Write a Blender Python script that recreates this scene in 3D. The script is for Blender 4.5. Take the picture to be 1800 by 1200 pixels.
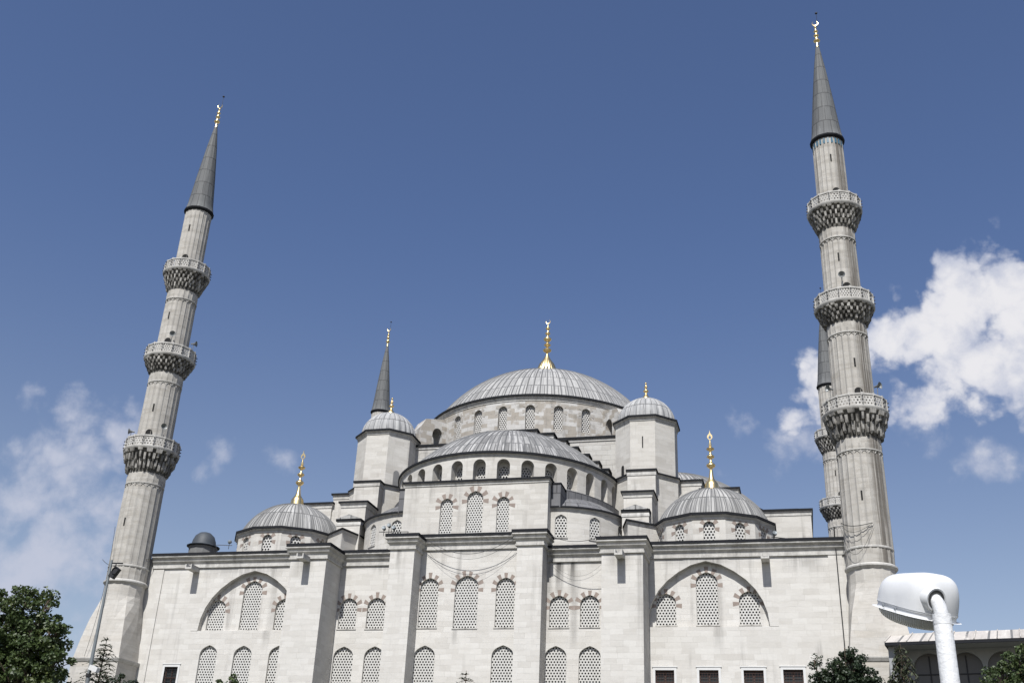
import bpy, bmesh, math, random
from mathutils import Vector, Matrix
from mathutils.geometry import delaunay_2d_cdt
PI = math.pi
R = math.radians
for o in list(bpy.data.objects): bpy.data.objects.remove(o)
scene = bpy.context.scene
col = scene.collection

# ------------------------------------------------------------------ camera
YAW, PITCH, ROLL, FPX = .2683, .4486, .0466, 1896.8
cam_d = bpy.data.cameras.new('camera')
cam = bpy.data.objects.new('camera', cam_d); col.objects.link(cam)
fw = Vector((-math.sin(YAW)*math.cos(PITCH), math.cos(YAW)*math.cos(PITCH), math.sin(PITCH)))
rt = Vector((math.cos(YAW), math.sin(YAW), 0)); up = rt.cross(fw)
r2 = rt*math.cos(ROLL) + up*math.sin(ROLL); u2 = -rt*math.sin(ROLL) + up*math.cos(ROLL)
mw = Matrix((r2, u2, -fw)).transposed().to_4x4(); mw.translation = Vector((24.913, -80.4531, 1.6982))
cam.matrix_world = mw
cam_d.sensor_width = 36; cam_d.lens = FPX/1800*36; cam_d.clip_start = .1; cam_d.clip_end = 4000
scene.camera = cam

# ------------------------------------------------------------------ light, sky, exposure
SUN_EL, SUN_AZ = 52.0, -91.0
sun_d = bpy.data.lights.new('sun', 'SUN'); sun_d.energy = 4.5; sun_d.angle = R(.53); sun_d.color = (1, .982, .945)
sun = bpy.data.objects.new('sun', sun_d); col.objects.link(sun)
sv = Vector((math.cos(R(SUN_EL))*math.cos(R(SUN_AZ)), math.cos(R(SUN_EL))*math.sin(R(SUN_AZ)), math.sin(R(SUN_EL))))
sun.rotation_euler = sv.to_track_quat('Z', 'Y').to_euler(); sun.location = sv*200
scene.view_settings.view_transform = 'Standard'; scene.view_settings.look = 'None'
scene.view_settings.gamma = 1; scene.view_settings.exposure = .48
scene.render.resolution_x = 1024; scene.render.resolution_y = 682

world = bpy.data.worlds.new('World'); scene.world = world; world.use_nodes = True
TINT_LOW = (1.13, .97, .93, 1); TINT_HIGH = (.81, .835, 1.0, 1); SKY_STR = .081; CLOUD_V = 7.5
# clouds: azimuth, elevation, angular radius (degrees), weight
CLOUDS = [(79.37,25.0,3.3,1.1),(76.9,26.2,2.0,1.1),(79.4,25.9,1.6,1.05),(82.4,25.3,2.0,1.15),(83.6,24.6,1.8,1.1),(82.5,22.3,2.0,1.0),(82.0,23.4,2.7,1.05),(84.3,24.4,1.7,.95),(79.0,22.76,2.9,1.05),(76.5,24,3,.95),(88.3,23.7,1.0,1.05),(88.9,22.2,1.3,1.0),(87.7,22.7,1.2,.95),(82.6,20.4,1.0,.72),(80.06,21.2,1.8,.9),(77,20.6,2.6,.85),
 (60,24,6,.9),(150,20,7,.75),(170,30,9,.75),(30,18,8,.85),(-60,25,9,.7),(-120,30,10,.7),(200,22,8,.75)]
SOFT = [(80.06,19.2,2.0,.95),(82.6,20.0,1.8,.9),(81.2,19.0,1.3,.8),(78.5,19.5,2.6,.8),(85,22.5,1.8,.7),(88.6,21.0,1.6,.8),(92.4,21.5,.9,.75),(90.4,20.0,1.4,.6),(93.6,18.5,1.0,.75),(128.4,16.0,2.3,1.25),(129.6,14.4,2.6,1.3),(126.8,15.0,1.8,.95),(131.1,16.2,1.6,1.0),(127,12.2,2.7,1.05),(129.4,12,2.8,1.2),(130.7,19.6,.9,.85),(128.5,18.7,1.6,.85),(126,19.0,1.6,.8),(124.4,18.2,1.1,.7),(121.2,18.6,.9,.8),(121.4,17.6,.8,.7),(117.7,18.5,.9,.62),(128.4,10,3.4,1.0),(125.1,10.8,1.7,.75),(123,14.3,1.2,.6),(131.6,13.5,3,1.25),(80.7,16.9,2.2,.4),(84.6,14.4,1.6,.5)]

class NT:
    def __init__(s, tree):
        s.t = tree; s.n = tree.nodes; s.l = tree.links
    def new(s, typ, **kw):
        nd = s.n.new(typ)
        for k, v in kw.items(): setattr(nd, k, v)
        return nd
    def set(s, nd, **kw):
        for k, v in kw.items(): nd.inputs[k.replace('_', ' ')].default_value = v
        return nd
    def link(s, a, b): s.l.new(a, b)
    def math(s, op, a, b=None, clamp=False):
        nd = s.new('ShaderNodeMath', operation=op, use_clamp=clamp)
        for i, x in enumerate((a, b)):
            if x is None: continue
            if hasattr(x, 'type') and not isinstance(x, (int, float)): s.link(x, nd.inputs[i])
            else: nd.inputs[i].default_value = x
        return nd.outputs[0]
    def mix(s, fac, a, b, blend='MIX'):
        nd = s.new('ShaderNodeMix', data_type='RGBA', blend_type=blend)
        for i, x in ((0, fac), (6, a), (7, b)):
            if isinstance(x, (int, float)): nd.inputs[i].default_value = x
            elif isinstance(x, tuple): nd.inputs[i].default_value = x if len(x) == 4 else (*x, 1)
            else: s.link(x, nd.inputs[i])
        return nd.outputs[2]
    def ramp(s, fac, lo, hi, a=0., b=1.):
        nd = s.new('ShaderNodeMapRange', interpolation_type='SMOOTHSTEP')
        s.link(fac, nd.inputs[0])
        for i, x in enumerate((lo, hi, a, b)): nd.inputs[i+1].default_value = x
        return nd.outputs[0]
    def noise(s, vec, scale, detail=4, rough=.55, dist=0., mapscale=None):
        if mapscale:
            mp = s.new('ShaderNodeMapping'); s.link(vec, mp.inputs[0]); mp.inputs['Scale'].default_value = mapscale; vec = mp.outputs[0]
        nd = s.new('ShaderNodeTexNoise'); s.link(vec, nd.inputs['Vector'])
        s.set(nd, Scale=scale, Detail=detail, Roughness=rough, Distortion=dist)
        return nd.outputs['Fac']

def build_world():
    N = NT(world.node_tree); N.n.clear()
    out = N.new('ShaderNodeOutputWorld'); bg = N.new('ShaderNodeBackground')
    sky = N.new('ShaderNodeTexSky', sky_type='NISHITA'); sky.sun_disc = False
    sky.sun_elevation = R(SUN_EL); sky.sun_rotation = R(90-SUN_AZ)
    sky.altitude = 50; sky.air_density = 1.0; sky.dust_density = .7; sky.ozone_density = 1.6
    tc = N.new('ShaderNodeTexCoord'); d = tc.outputs['Generated']
    sp = N.new('ShaderNodeSeparateXYZ'); N.link(d, sp.inputs[0])
    tint = N.mix(N.ramp(sp.outputs[2], .16, .55), TINT_LOW, TINT_HIGH)
    skyc = N.mix(1., sky.outputs[0], tint, 'MULTIPLY')
    def field(lst):
        acc = None
        for az, el, rad, w in lst:
            v = (math.cos(R(el))*math.cos(R(az)), math.cos(R(el))*math.sin(R(az)), math.sin(R(el)))
            dp = N.new('ShaderNodeVectorMath', operation='DOT_PRODUCT'); N.link(d, dp.inputs[0]); dp.inputs[1].default_value = v
            k = N.new('ShaderNodeMapRange', interpolation_type='LINEAR'); N.link(dp.outputs['Value'], k.inputs[0])
            k.inputs[1].default_value = math.cos(R(rad*1.75)); k.inputs[2].default_value = 1; k.inputs[3].default_value = 0; k.inputs[4].default_value = w
            acc = k.outputs[0] if acc is None else N.math('MAXIMUM', acc, k.outputs[0])
        return acc
    acc, soft = field(CLOUDS), field(SOFT)
    n1 = N.noise(d, 15, 9, .60, .1); n2 = N.noise(d, 6, 2, .5, .2); n3 = N.noise(d, 24, 6, .62, .2)
    warp = N.new('ShaderNodeTexNoise'); N.link(d, warp.inputs['Vector']); N.set(warp, Scale=30., Detail=4.)
    wv = N.new('ShaderNodeVectorMath', operation='MULTIPLY_ADD'); N.link(warp.outputs['Color'], wv.inputs[0]); wv.inputs[1].default_value = (.035, .035, .035); N.link(d, wv.inputs[2])
    vo = N.new('ShaderNodeTexVoronoi', feature='F1'); N.link(wv.outputs[0], vo.inputs['Vector']); N.set(vo, Scale=26., Detail=2., Roughness=.55)
    puff = N.math('SUBTRACT', .55, vo.outputs['Distance'])
    nn = N.math('ADD', N.math('MULTIPLY', N.math('SUBTRACT', n1, .47), 1.8), N.math('MULTIPLY', N.math('SUBTRACT', n2, .5), .5))
    dens = N.math('ADD', acc, N.math('ADD', nn, N.math('MULTIPLY', puff, .75)))
    al = N.math('MULTIPLY', N.math('MULTIPLY', N.ramp(dens, .30, .75), N.ramp(acc, .12, .62, .42, .97)), N.ramp(acc, .0, .2))
    ds = N.math('ADD', soft, N.math('ADD', N.math('MULTIPLY', nn, 1.25), N.math('MULTIPLY', puff, .45)))
    als = N.math('MULTIPLY', N.math('MULTIPLY', N.ramp(ds, .42, 1.2), .92), N.ramp(soft, .0, .3))
    al = N.math('MAXIMUM', al, als)
    shade = N.ramp(N.math('ADD', N.math('MULTIPLY', dens, .5), N.math('MULTIPLY', n3, 1.0)), .62, 1.12)
    cc = N.mix(shade, (.64*CLOUD_V, .68*CLOUD_V, .82*CLOUD_V), (CLOUD_V, CLOUD_V*.99, CLOUD_V*1.02))
    colr = N.mix(al, skyc, cc)
    N.link(colr, bg.inputs['Color']); bg.inputs['Strength'].default_value = SKY_STR
    N.link(bg.outputs[0], out.inputs[0])
build_world()
world.cycles.sampling_method = 'MANUAL'; world.cycles.sample_map_resolution = 256

# ------------------------------------------------------------------ materials
MATS = {}
def newmat(name):
    m = bpy.data.materials.new(name); m.use_nodes = True
    N = NT(m.node_tree); b = N.n['Principled BSDF']; MATS[name] = m
    return m, N, b
def stone(name, c1, c2, bw=.95, rh=.42, mort=.010, mcol=(.30, .285, .26), patch=(.44, .41, .38), pamt=.5, streak=.25, scol=(.16, .15, .14), grime=0., bump=.35, blotch=None, zones=(), tone=.45):
    m, N, b = newmat(name)
    uv = N.new('ShaderNodeUVMap'); tc = N.new('ShaderNodeTexCoord'); ob = tc.outputs['Object']
    br = N.new('ShaderNodeTexBrick'); br.offset = .5; br.squash = 1.25; br.squash_frequency = 3
    # uneven courses: bend the uv a little
    wob = N.new('ShaderNodeVectorMath', operation='MULTIPLY_ADD'); nz = N.new('ShaderNodeTexNoise'); N.link(uv.outputs[0], nz.inputs['Vector']); N.set(nz, Scale=.9, Detail=2.)
    N.link(nz.outputs['Color'], wob.inputs[0]); wob.inputs[1].default_value = (.34, .13, 0); N.link(uv.outputs[0], wob.inputs[2])
    N.link(wob.outputs[0], br.inputs['Vector'])
    N.set(br, Color1=(*c1, 1), Color2=(*c2, 1), Mortar=(*mcol, 1), Scale=1., Mortar_Size=mort, Mortar_Smooth=.6, Bias=-.2, Brick_Width=bw, Row_Height=rh)
    # second, larger brick grid picks out blocks of another tone
    br2 = N.new('ShaderNodeTexBrick'); br2.offset = .37; N.link(wob.outputs[0], br2.inputs['Vector'])
    N.set(br2, Color1=(0, 0, 0, 1), Color2=(1, 1, 1, 1), Mortar=(.3, .3, .3, 1), Scale=1., Mortar_Size=0., Bias=-.55, Brick_Width=bw*1.37, Row_Height=rh)
    f2 = N.math('MULTIPLY', br2.outputs['Color'], N.ramp(N.noise(ob, .23, 3), .42, .62))
    c = N.mix(N.math('MULTIPLY', f2, pamt), br.outputs['Color'], patch)
    # mortar that comes and goes
    pn = N.noise(ob, .8, 4, .6)
    c = N.mix(N.math('MULTIPLY', N.ramp(pn, .42, .66, 1., .15), br.outputs['Fac']), c, c1)
    big = N.noise(ob, .16, 4, .6); c = N.mix(N.ramp(big, .35, .7, 0, .22), c, tuple(x*.78 for x in c1))
    crs = N.noise(ob, 1., 5, .7, .15, (.55, .55, 2.6)); c = N.mix(N.ramp(crs, .42, .68, 0, tone), c, tuple(x*f for x, f in zip(c1, (.66, .64, .61))))
    spl = N.noise(ob, 1.7, 6, .7, .4); c = N.mix(N.ramp(spl, .57, .72, 0, tone*.8), c, tuple(x*.6 for x in c1))
    fine = N.noise(ob, 7, 5, .65); c = N.mix(N.ramp(fine, .30, .72, .10, .0), c, tuple(x*.5 for x in c1))
    pit = N.noise(uv.outputs[0], 2.2, 6, .7, 0, (1, 3.2, 1)); c = N.mix(N.ramp(pit, .62, .74, 0, .42), c, tuple(x*.55 for x in c1))
    if blotch:
        bn = N.new('ShaderNodeTexBrick'); bn.offset = .45; bn.squash = .8; N.link(wob.outputs[0], bn.inputs['Vector'])
        N.set(bn, Color1=(0, 0, 0, 1), Color2=(1, 1, 1, 1), Mortar=(.6, .6, .6, 1), Scale=1., Mortar_Size=0., Bias=.0, Brick_Width=1.0, Row_Height=.42)
        e = N.ramp(N.math('ADD', bn.outputs['Color'], N.math('MULTIPLY', N.math('SUBTRACT', N.noise(ob, 1.3, 3), .5), 1.1)), .45, .6)
        c = N.mix(N.math('MULTIPLY', e, .62), c, blotch); sg = N.noise(ob, .9, 5, .65, .3); c = N.mix(N.ramp(sg, .50, .70, 0, .55), c, (.15, .14, .125))
    st = N.noise(ob, 1., 5, .6, .2, (1.6, 1.6, .10)); gate = N.noise(ob, .25, 2)
    s = N.math('MULTIPLY', N.ramp(st, .52, .78), N.ramp(gate, .40, .62))
    c = N.mix(N.math('MULTIPLY', s, streak), c, scol)
    if grime:
        g = N.noise(ob, 2.1, 6, .7, .3, (1, 1, .5)); c = N.mix(N.ramp(g, .34, .66, 0, grime), c, (.035, .033, .03))
    for zn in zones:      # run-off stains, plus dark bands under cornices and sills: (x, z, half width, height, strength)
        sp = N.new('ShaderNodeSeparateXYZ'); N.link(ob, sp.inputs[0])
        ax = N.math('ABSOLUTE', N.math('SUBTRACT', sp.outputs[0], zn[0]))
        k = N.math('MULTIPLY', N.ramp(ax, zn[2]*.25, zn[2], 1, 0), N.ramp(sp.outputs[2], zn[1]-zn[3], zn[1]-zn[3]*.2, 0, 1))
        k = N.math('MULTIPLY', k, N.ramp(N.noise(ob, 1., 5, .65, .2, (3.4, 3.4, .2)), .25, .55))
        c = N.mix(N.math('MULTIPLY', k, zn[4]), c, (.055, .052, .048))
    N.link(c, b.inputs['Base Color']); N.set(b, Roughness=.92); b.inputs['Specular IOR Level'].default_value = .25
    h = N.math('SUBTRACT', N.math('MULTIPLY', fine, .35), N.math('MULTIPLY', br.outputs['Fac'], .8))
    bp = N.new('ShaderNodeBump'); N.set(bp, Strength=bump, Distance=.03); N.link(h, bp.inputs['Height']); N.link(bp.outputs[0], b.inputs['Normal'])
    return m
W1, W2 = (.565, .549, .518), (.475, .456, .424)
stone('facade_stone', W1, W2, patch=(.43, .405, .37), pamt=.8, streak=.5, tone=.24, zones=((7.2, 24.6, .45, 5.5, .95), (8.15, 24.6, .4, 4.6, .95), (7.7, 24.6, 1.3, 2.4, .5), (9.9, 24.4, .5, 2.5, .4), (13.95, 23.2, .35, 9., .4), (-5.5, 24.3, .3, 3, .5), (6.45, 24.5, .35, 9, .45), (-3.3, 25, .7, 1.8, .35), (2.2, 25, 1., 1.6, .35), (-10.5, 24, .5, 2, .35), (-7.5, 23.4, 1.2, 1.6, .4), (.2, 24.4, 3.2, 1.2, .4), (18, 23.3, 4., 1.3, .4), (-20, 23.3, 5., 1.3, .4), (25.5, 23.3, 2., 2., .35), (-13, 23, 1.2, 2.4, .35), (12.4, 22.9, 1.3, 2.2, .35), (-1, 17.8, .3, 1.6, .3), (8.4, 17.8, .4, 1.8, .3), (19.2, 17.8, .5, 2.2, .3), (-17, 17.8, .5, 1.8, .25)))
stone('upper_stone', (.54, .522, .486), (.44, .42, .385), patch=(.34, .31, .275), pamt=.85, streak=.7, tone=.35)
stone('old_stone', (.47, .46, .435), (.41, .395, .37), bw=.85, rh=.5, mort=.022, mcol=(.16, .145, .13), patch=(.34, .32, .29), pamt=.7, streak=.9, scol=(.10, .095, .09), bump=.6)
stone('drum_stone', (.49, .48, .462), (.44, .425, .40), patch=(.27, .24, .20), pamt=.5, streak=.6, blotch=(.25, .215, .17))
stone('minaret_stone', (.45, .43, .395), (.37, .352, .32), tone=.75, bw=.56, rh=.8, mort=.012, mcol=(.20, .19, .175), patch=(.26, .245, .22), pamt=.7, streak=.85, scol=(.11, .105, .098))
stone('groove_dirt', (.36, .345, .318), (.29, .277, .255), bw=.56, rh=.8, patch=(.16, .15, .14), streak=.8)  # darker tone down one side of each shaft rib, drawing the rib lines
stone('corbel_stone', (.44, .425, .395), (.37, .355, .33), bw=.6, rh=.4, patch=(.2, .19, .17), streak=.9, scol=(.06, .058, .055), grime=.7)
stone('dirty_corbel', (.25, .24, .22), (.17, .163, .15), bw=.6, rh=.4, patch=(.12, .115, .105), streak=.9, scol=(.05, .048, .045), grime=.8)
stone('soot_shade_stone', (.17, .164, .152), (.11, .106, .098), bw=.5, rh=.4, patch=(.16, .155, .145), mcol=(.03, .03, .03), streak=.9, scol=(.03, .03, .03), grime=.8)  # grime, and the shade between corbel teeth, put into one dark colour
stone('trim_stone', (.53, .518, .49), (.48, .467, .44), bw=1.4, rh=3., mort=.006, streak=.95, scol=(.12, .117, .112), grime=.28, bump=.15)
stone('base_stone', (.48, .46, .425), (.43, .405, .365), bw=1.0, rh=.5, mort=.014, patch=(.46, .38, .28), pamt=.6, streak=.4)

def stained_minaret():
    for nm in ('minaret_stone', 'groove_dirt'):
        m = MATS[nm].copy(); m.name = nm+'_with_runoff'; N = NT(m.node_tree); b = N.n['Principled BSDF']
        src = b.inputs['Base Color'].links[0].from_socket
        tc = N.new('ShaderNodeTexCoord'); sp = N.new('ShaderNodeSeparateXYZ'); N.link(tc.outputs['Object'], sp.inputs[0])
        ang = N.math('ARCTAN2', sp.outputs[1], sp.outputs[0])
        k = N.ramp(N.math('ABSOLUTE', N.math('SUBTRACT', ang, R(-46))), .20, .46, 1, 0)
        v = N.new('ShaderNodeCombineXYZ'); N.link(N.math('MULTIPLY', ang, 9.), v.inputs[0]); N.link(N.math('MULTIPLY', sp.outputs[2], .07), v.inputs[1])
        n = N.noise(v.outputs[0], 1.6, 6, .65)
        c = N.mix(N.math('MULTIPLY', N.math('MULTIPLY', k, N.ramp(n, .36, .52)), .82), src, (.085, .074, .062))
        N.link(c, b.inputs['Base Color']); MATS[nm+'_runoff'] = m
stained_minaret()

def lead(name, a, b_, seam, rowh=1.9, rough=.55, streak=.6, sc=(.13, .135, .14)):
    m, N, b = newmat(name); uv = N.new('ShaderNodeUVMap'); tc = N.new('ShaderNodeTexCoord')
    br = N.new('ShaderNodeTexBrick'); br.offset = .37; br.offset_frequency = 2; N.link(uv.outputs[0], br.inputs['Vector'])
    N.set(br, Color1=(*a, 1), Color2=(*b_, 1), Mortar=(*seam, 1), Scale=1., Mortar_Size=.06, Mortar_Smooth=.2, Bias=.1, Brick_Width=1., Row_Height=rowh)
    n = N.noise(uv.outputs[0], 1., 5, .6, .1, (3.1, .22, 1)); c = N.mix(N.math('MULTIPLY', N.ramp(n, .45, .68), streak), br.outputs['Color'], sc)
    n2 = N.noise(uv.outputs[0], 1., 4, .6, .1, (2.3, .35, 1)); c = N.mix(N.ramp(n2, .54, .70, 0, .6), c, tuple(min(1, x*1.4) for x in a))
    n3 = N.noise(tc.outputs['Object'], 3, 5); c = N.mix(N.ramp(n3, .3, .7, .18, 0), c, tuple(x*.5 for x in a))
    N.link(c, b.inputs['Base Color']); N.set(b, Roughness=max(.7, rough), Metallic=.0); b.inputs['Specular IOR Level'].default_value = .25
    return m
lead('dome_lead', (.37, .366, .355), (.29, .287, .28), (.085, .085, .085), streak=.6, sc=(.14, .14, .14))
lead('corner_lead', (.43, .425, .41), (.20, .198, .193), (.06, .06, .06), streak=.75, sc=(.09, .09, .09))
lead('lead_rib', (.17, .17, .17), (.13, .13, .13), (.08, .08, .08))
lead('semi_lead', (.41, .405, .395), (.15, .149, .146), (.07, .07, .07), streak=.9, sc=(.085, .085, .09))
lead('turret_lead', (.37, .37, .365), (.30, .30, .30), (.12, .12, .12), rowh=1.3, streak=.6)
lead('spire_lead', (.13, .135, .135), (.105, .108, .11), (.055, .056, .058), rowh=1.6, rough=.6, streak=.35, sc=(.07, .07, .072))
lead('roof_lead', (.16, .16, .165), (.12, .12, .127), (.06, .06, .063), rowh=1.2, streak=.3, sc=(.075, .075, .08))
lead('porch_lead', (.50, .47, .43), (.42, .39, .36), (.13, .13, .13), rowh=4., streak=.5, sc=(.25, .23, .21))
def plain(name, c, rough=.7, metal=0., var=.2, scale=5., spec=.4):
    m, N, b = newmat(name); tc = N.new('ShaderNodeTexCoord'); n = N.noise(tc.outputs['Object'], scale, 5, .6)
    cc = N.mix(N.ramp(n, .3, .7, var, 0), (*c, 1), tuple(x*.55 for x in c)); N.link(cc, b.inputs['Base Color'])
    N.set(b, Roughness=rough, Metallic=metal); b.inputs['Specular IOR Level'].default_value = spec
    return m
plain('lead_edge', (.020, .021, .024), .9, 0, .2, 5., .1)
plain('plaster_grille', (.50, .492, .47), .85, 0, .25, 2.)
plain('drum_grille', (.45, .44, .42), .85, 0, .3, 2.)
plain('dark_pane', (.022, .028, .030), .35, 0, .3, 1.5)
plain('red_stone', (.265, .218, .190), .9, 0, .45, 2.2)
plain('grey_voussoir', (.34, .32, .29), .9, 0, .35, 1.2)
plain('gold', (.86, .66, .33), .33, 1., .12, 6.)
plain('white_marble', (.56, .56, .55), .6, 0, .15, 2.)
plain('rust_iron', (.06, .032, .025), .75, 0, .3, 9.)
plain('black_iron', (.02, .02, .022), .6, 0, .2, 9.)
plain('cable_black', (.03, .03, .03), .7)
plain('horn_grey', (.20, .21, .21), .4, .3)
plain('galvanised', (.19, .21, .22), .55, .2, .25, 4.)
plain('blue_tile', (.06, .14, .20), .3, 0, .2, 8.)
plain('white_paint', (.62, .625, .63), .4, 0, .16, 9., .4)
plain('lamp_dark', (.05, .05, .05), .6)
plain('dark_void', (.012, .012, .012), .9)
plain('bark', (.10, .075, .055), .95, 0, .5, 6.)
plain('wood_brown', (.07, .038, .028), .6, 0, .3, 5.)
plain('concrete', (.33, .32, .30), .9, 0, .3, 2.)
plain('porch_glass', (.085, .08, .075), .3, 0, .3, .6)
plain('dark_cap', (.050, .058, .068), .6, 0, .3, 2.)
plain('sooty_wall', (.17, .17, .168), .9, 0, .4, 2.)
plain('porch_wall', (.29, .295, .30), .9, 0, .25, 1.)
def glassbowl():
    m, N, b = newmat('lamp_glass'); N.set(b, Roughness=.3, Base_Color=(.72, .73, .75, 1)); b.inputs['Transmission Weight'].default_value = .3
    tc = N.new('ShaderNodeTexCoord'); w = N.new('ShaderNodeTexWave'); w.bands_direction = 'X'; N.link(tc.outputs['Object'], w.inputs[0]); N.set(w, Scale=28., Distortion=.4)
    bp = N.new('ShaderNodeBump'); N.set(bp, Strength=.8, Distance=.01); N.link(w.outputs['Fac'], bp.inputs['Height']); N.link(bp.outputs[0], b.inputs['Normal'])
glassbowl()
def rough_paint():
    m = MATS['white_paint'].copy(); m.name = 'pole_paint'; N = NT(m.node_tree); b = N.n['Principled BSDF']; tc = N.new('ShaderNodeTexCoord')
    n = N.noise(tc.outputs['Object'], 28, 4, .6); bp = N.new('ShaderNodeBump'); N.set(bp, Strength=.6, Distance=.012); N.link(n, bp.inputs['Height']); N.link(bp.outputs[0], b.inputs['Normal'])
    n2 = N.noise(tc.outputs['Object'], 14, 3, .6); src = b.inputs['Base Color'].links[0].from_socket
    N.link(N.mix(N.ramp(n2, .70, .76, 0, .8), src, (.30, .26, .22)), b.inputs['Base Color']); MATS['pole_paint'] = m
rough_paint()
def leafmat(name, a, b_, c_):
    m, N, b = newmat(name); g = N.new('ShaderNodeNewGeometry'); tc = N.new('ShaderNodeTexCoord')
    r = g.outputs['Random Per Island']; n = N.noise(tc.outputs['Object'], .9, 3)
    c = N.mix(r, a, b_); c = N.mix(N.math('MULTIPLY', N.ramp(n, .45, .65), N.ramp(r, .2, 1.)), c, c_)
    N.link(c, b.inputs['Base Color']); N.set(b, Roughness=.5)
    tr = N.new('ShaderNodeBsdfTranslucent'); N.link(c, tr.inputs[0]); mx = N.new('ShaderNodeMixShader'); mx.inputs[0].default_value = .25
    N.link(b.outputs[0], mx.inputs[1]); N.link(tr.outputs[0], mx.inputs[2]); N.link(mx.outputs[0], N.n['Material Output'].inputs[0])
leafmat('plane_leaf', (.038, .060, .018), (.066, .098, .028), (.115, .135, .042))
leafmat('dark_leaf', (.014, .026, .012), (.027, .044, .018), (.042, .06, .024))
leafmat('needle', (.030, .050, .028), (.050, .075, .040), (.07, .09, .045))
leafmat('cedar_needle', (.050, .062, .036), (.075, .088, .05), (.09, .10, .055))
leafmat('light_leaf', (.040, .065, .022), (.075, .105, .035), (.11, .135, .05))
def groundmat():
    m, N, b = newmat('lawn'); tc = N.new('ShaderNodeTexCoord'); n = N.noise(tc.outputs['Object'], .3, 6)
    N.link(N.mix(n, (.13, .125, .10), (.075, .08, .055)), b.inputs['Base Color']); N.set(b, Roughness=.9)
groundmat()

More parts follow.
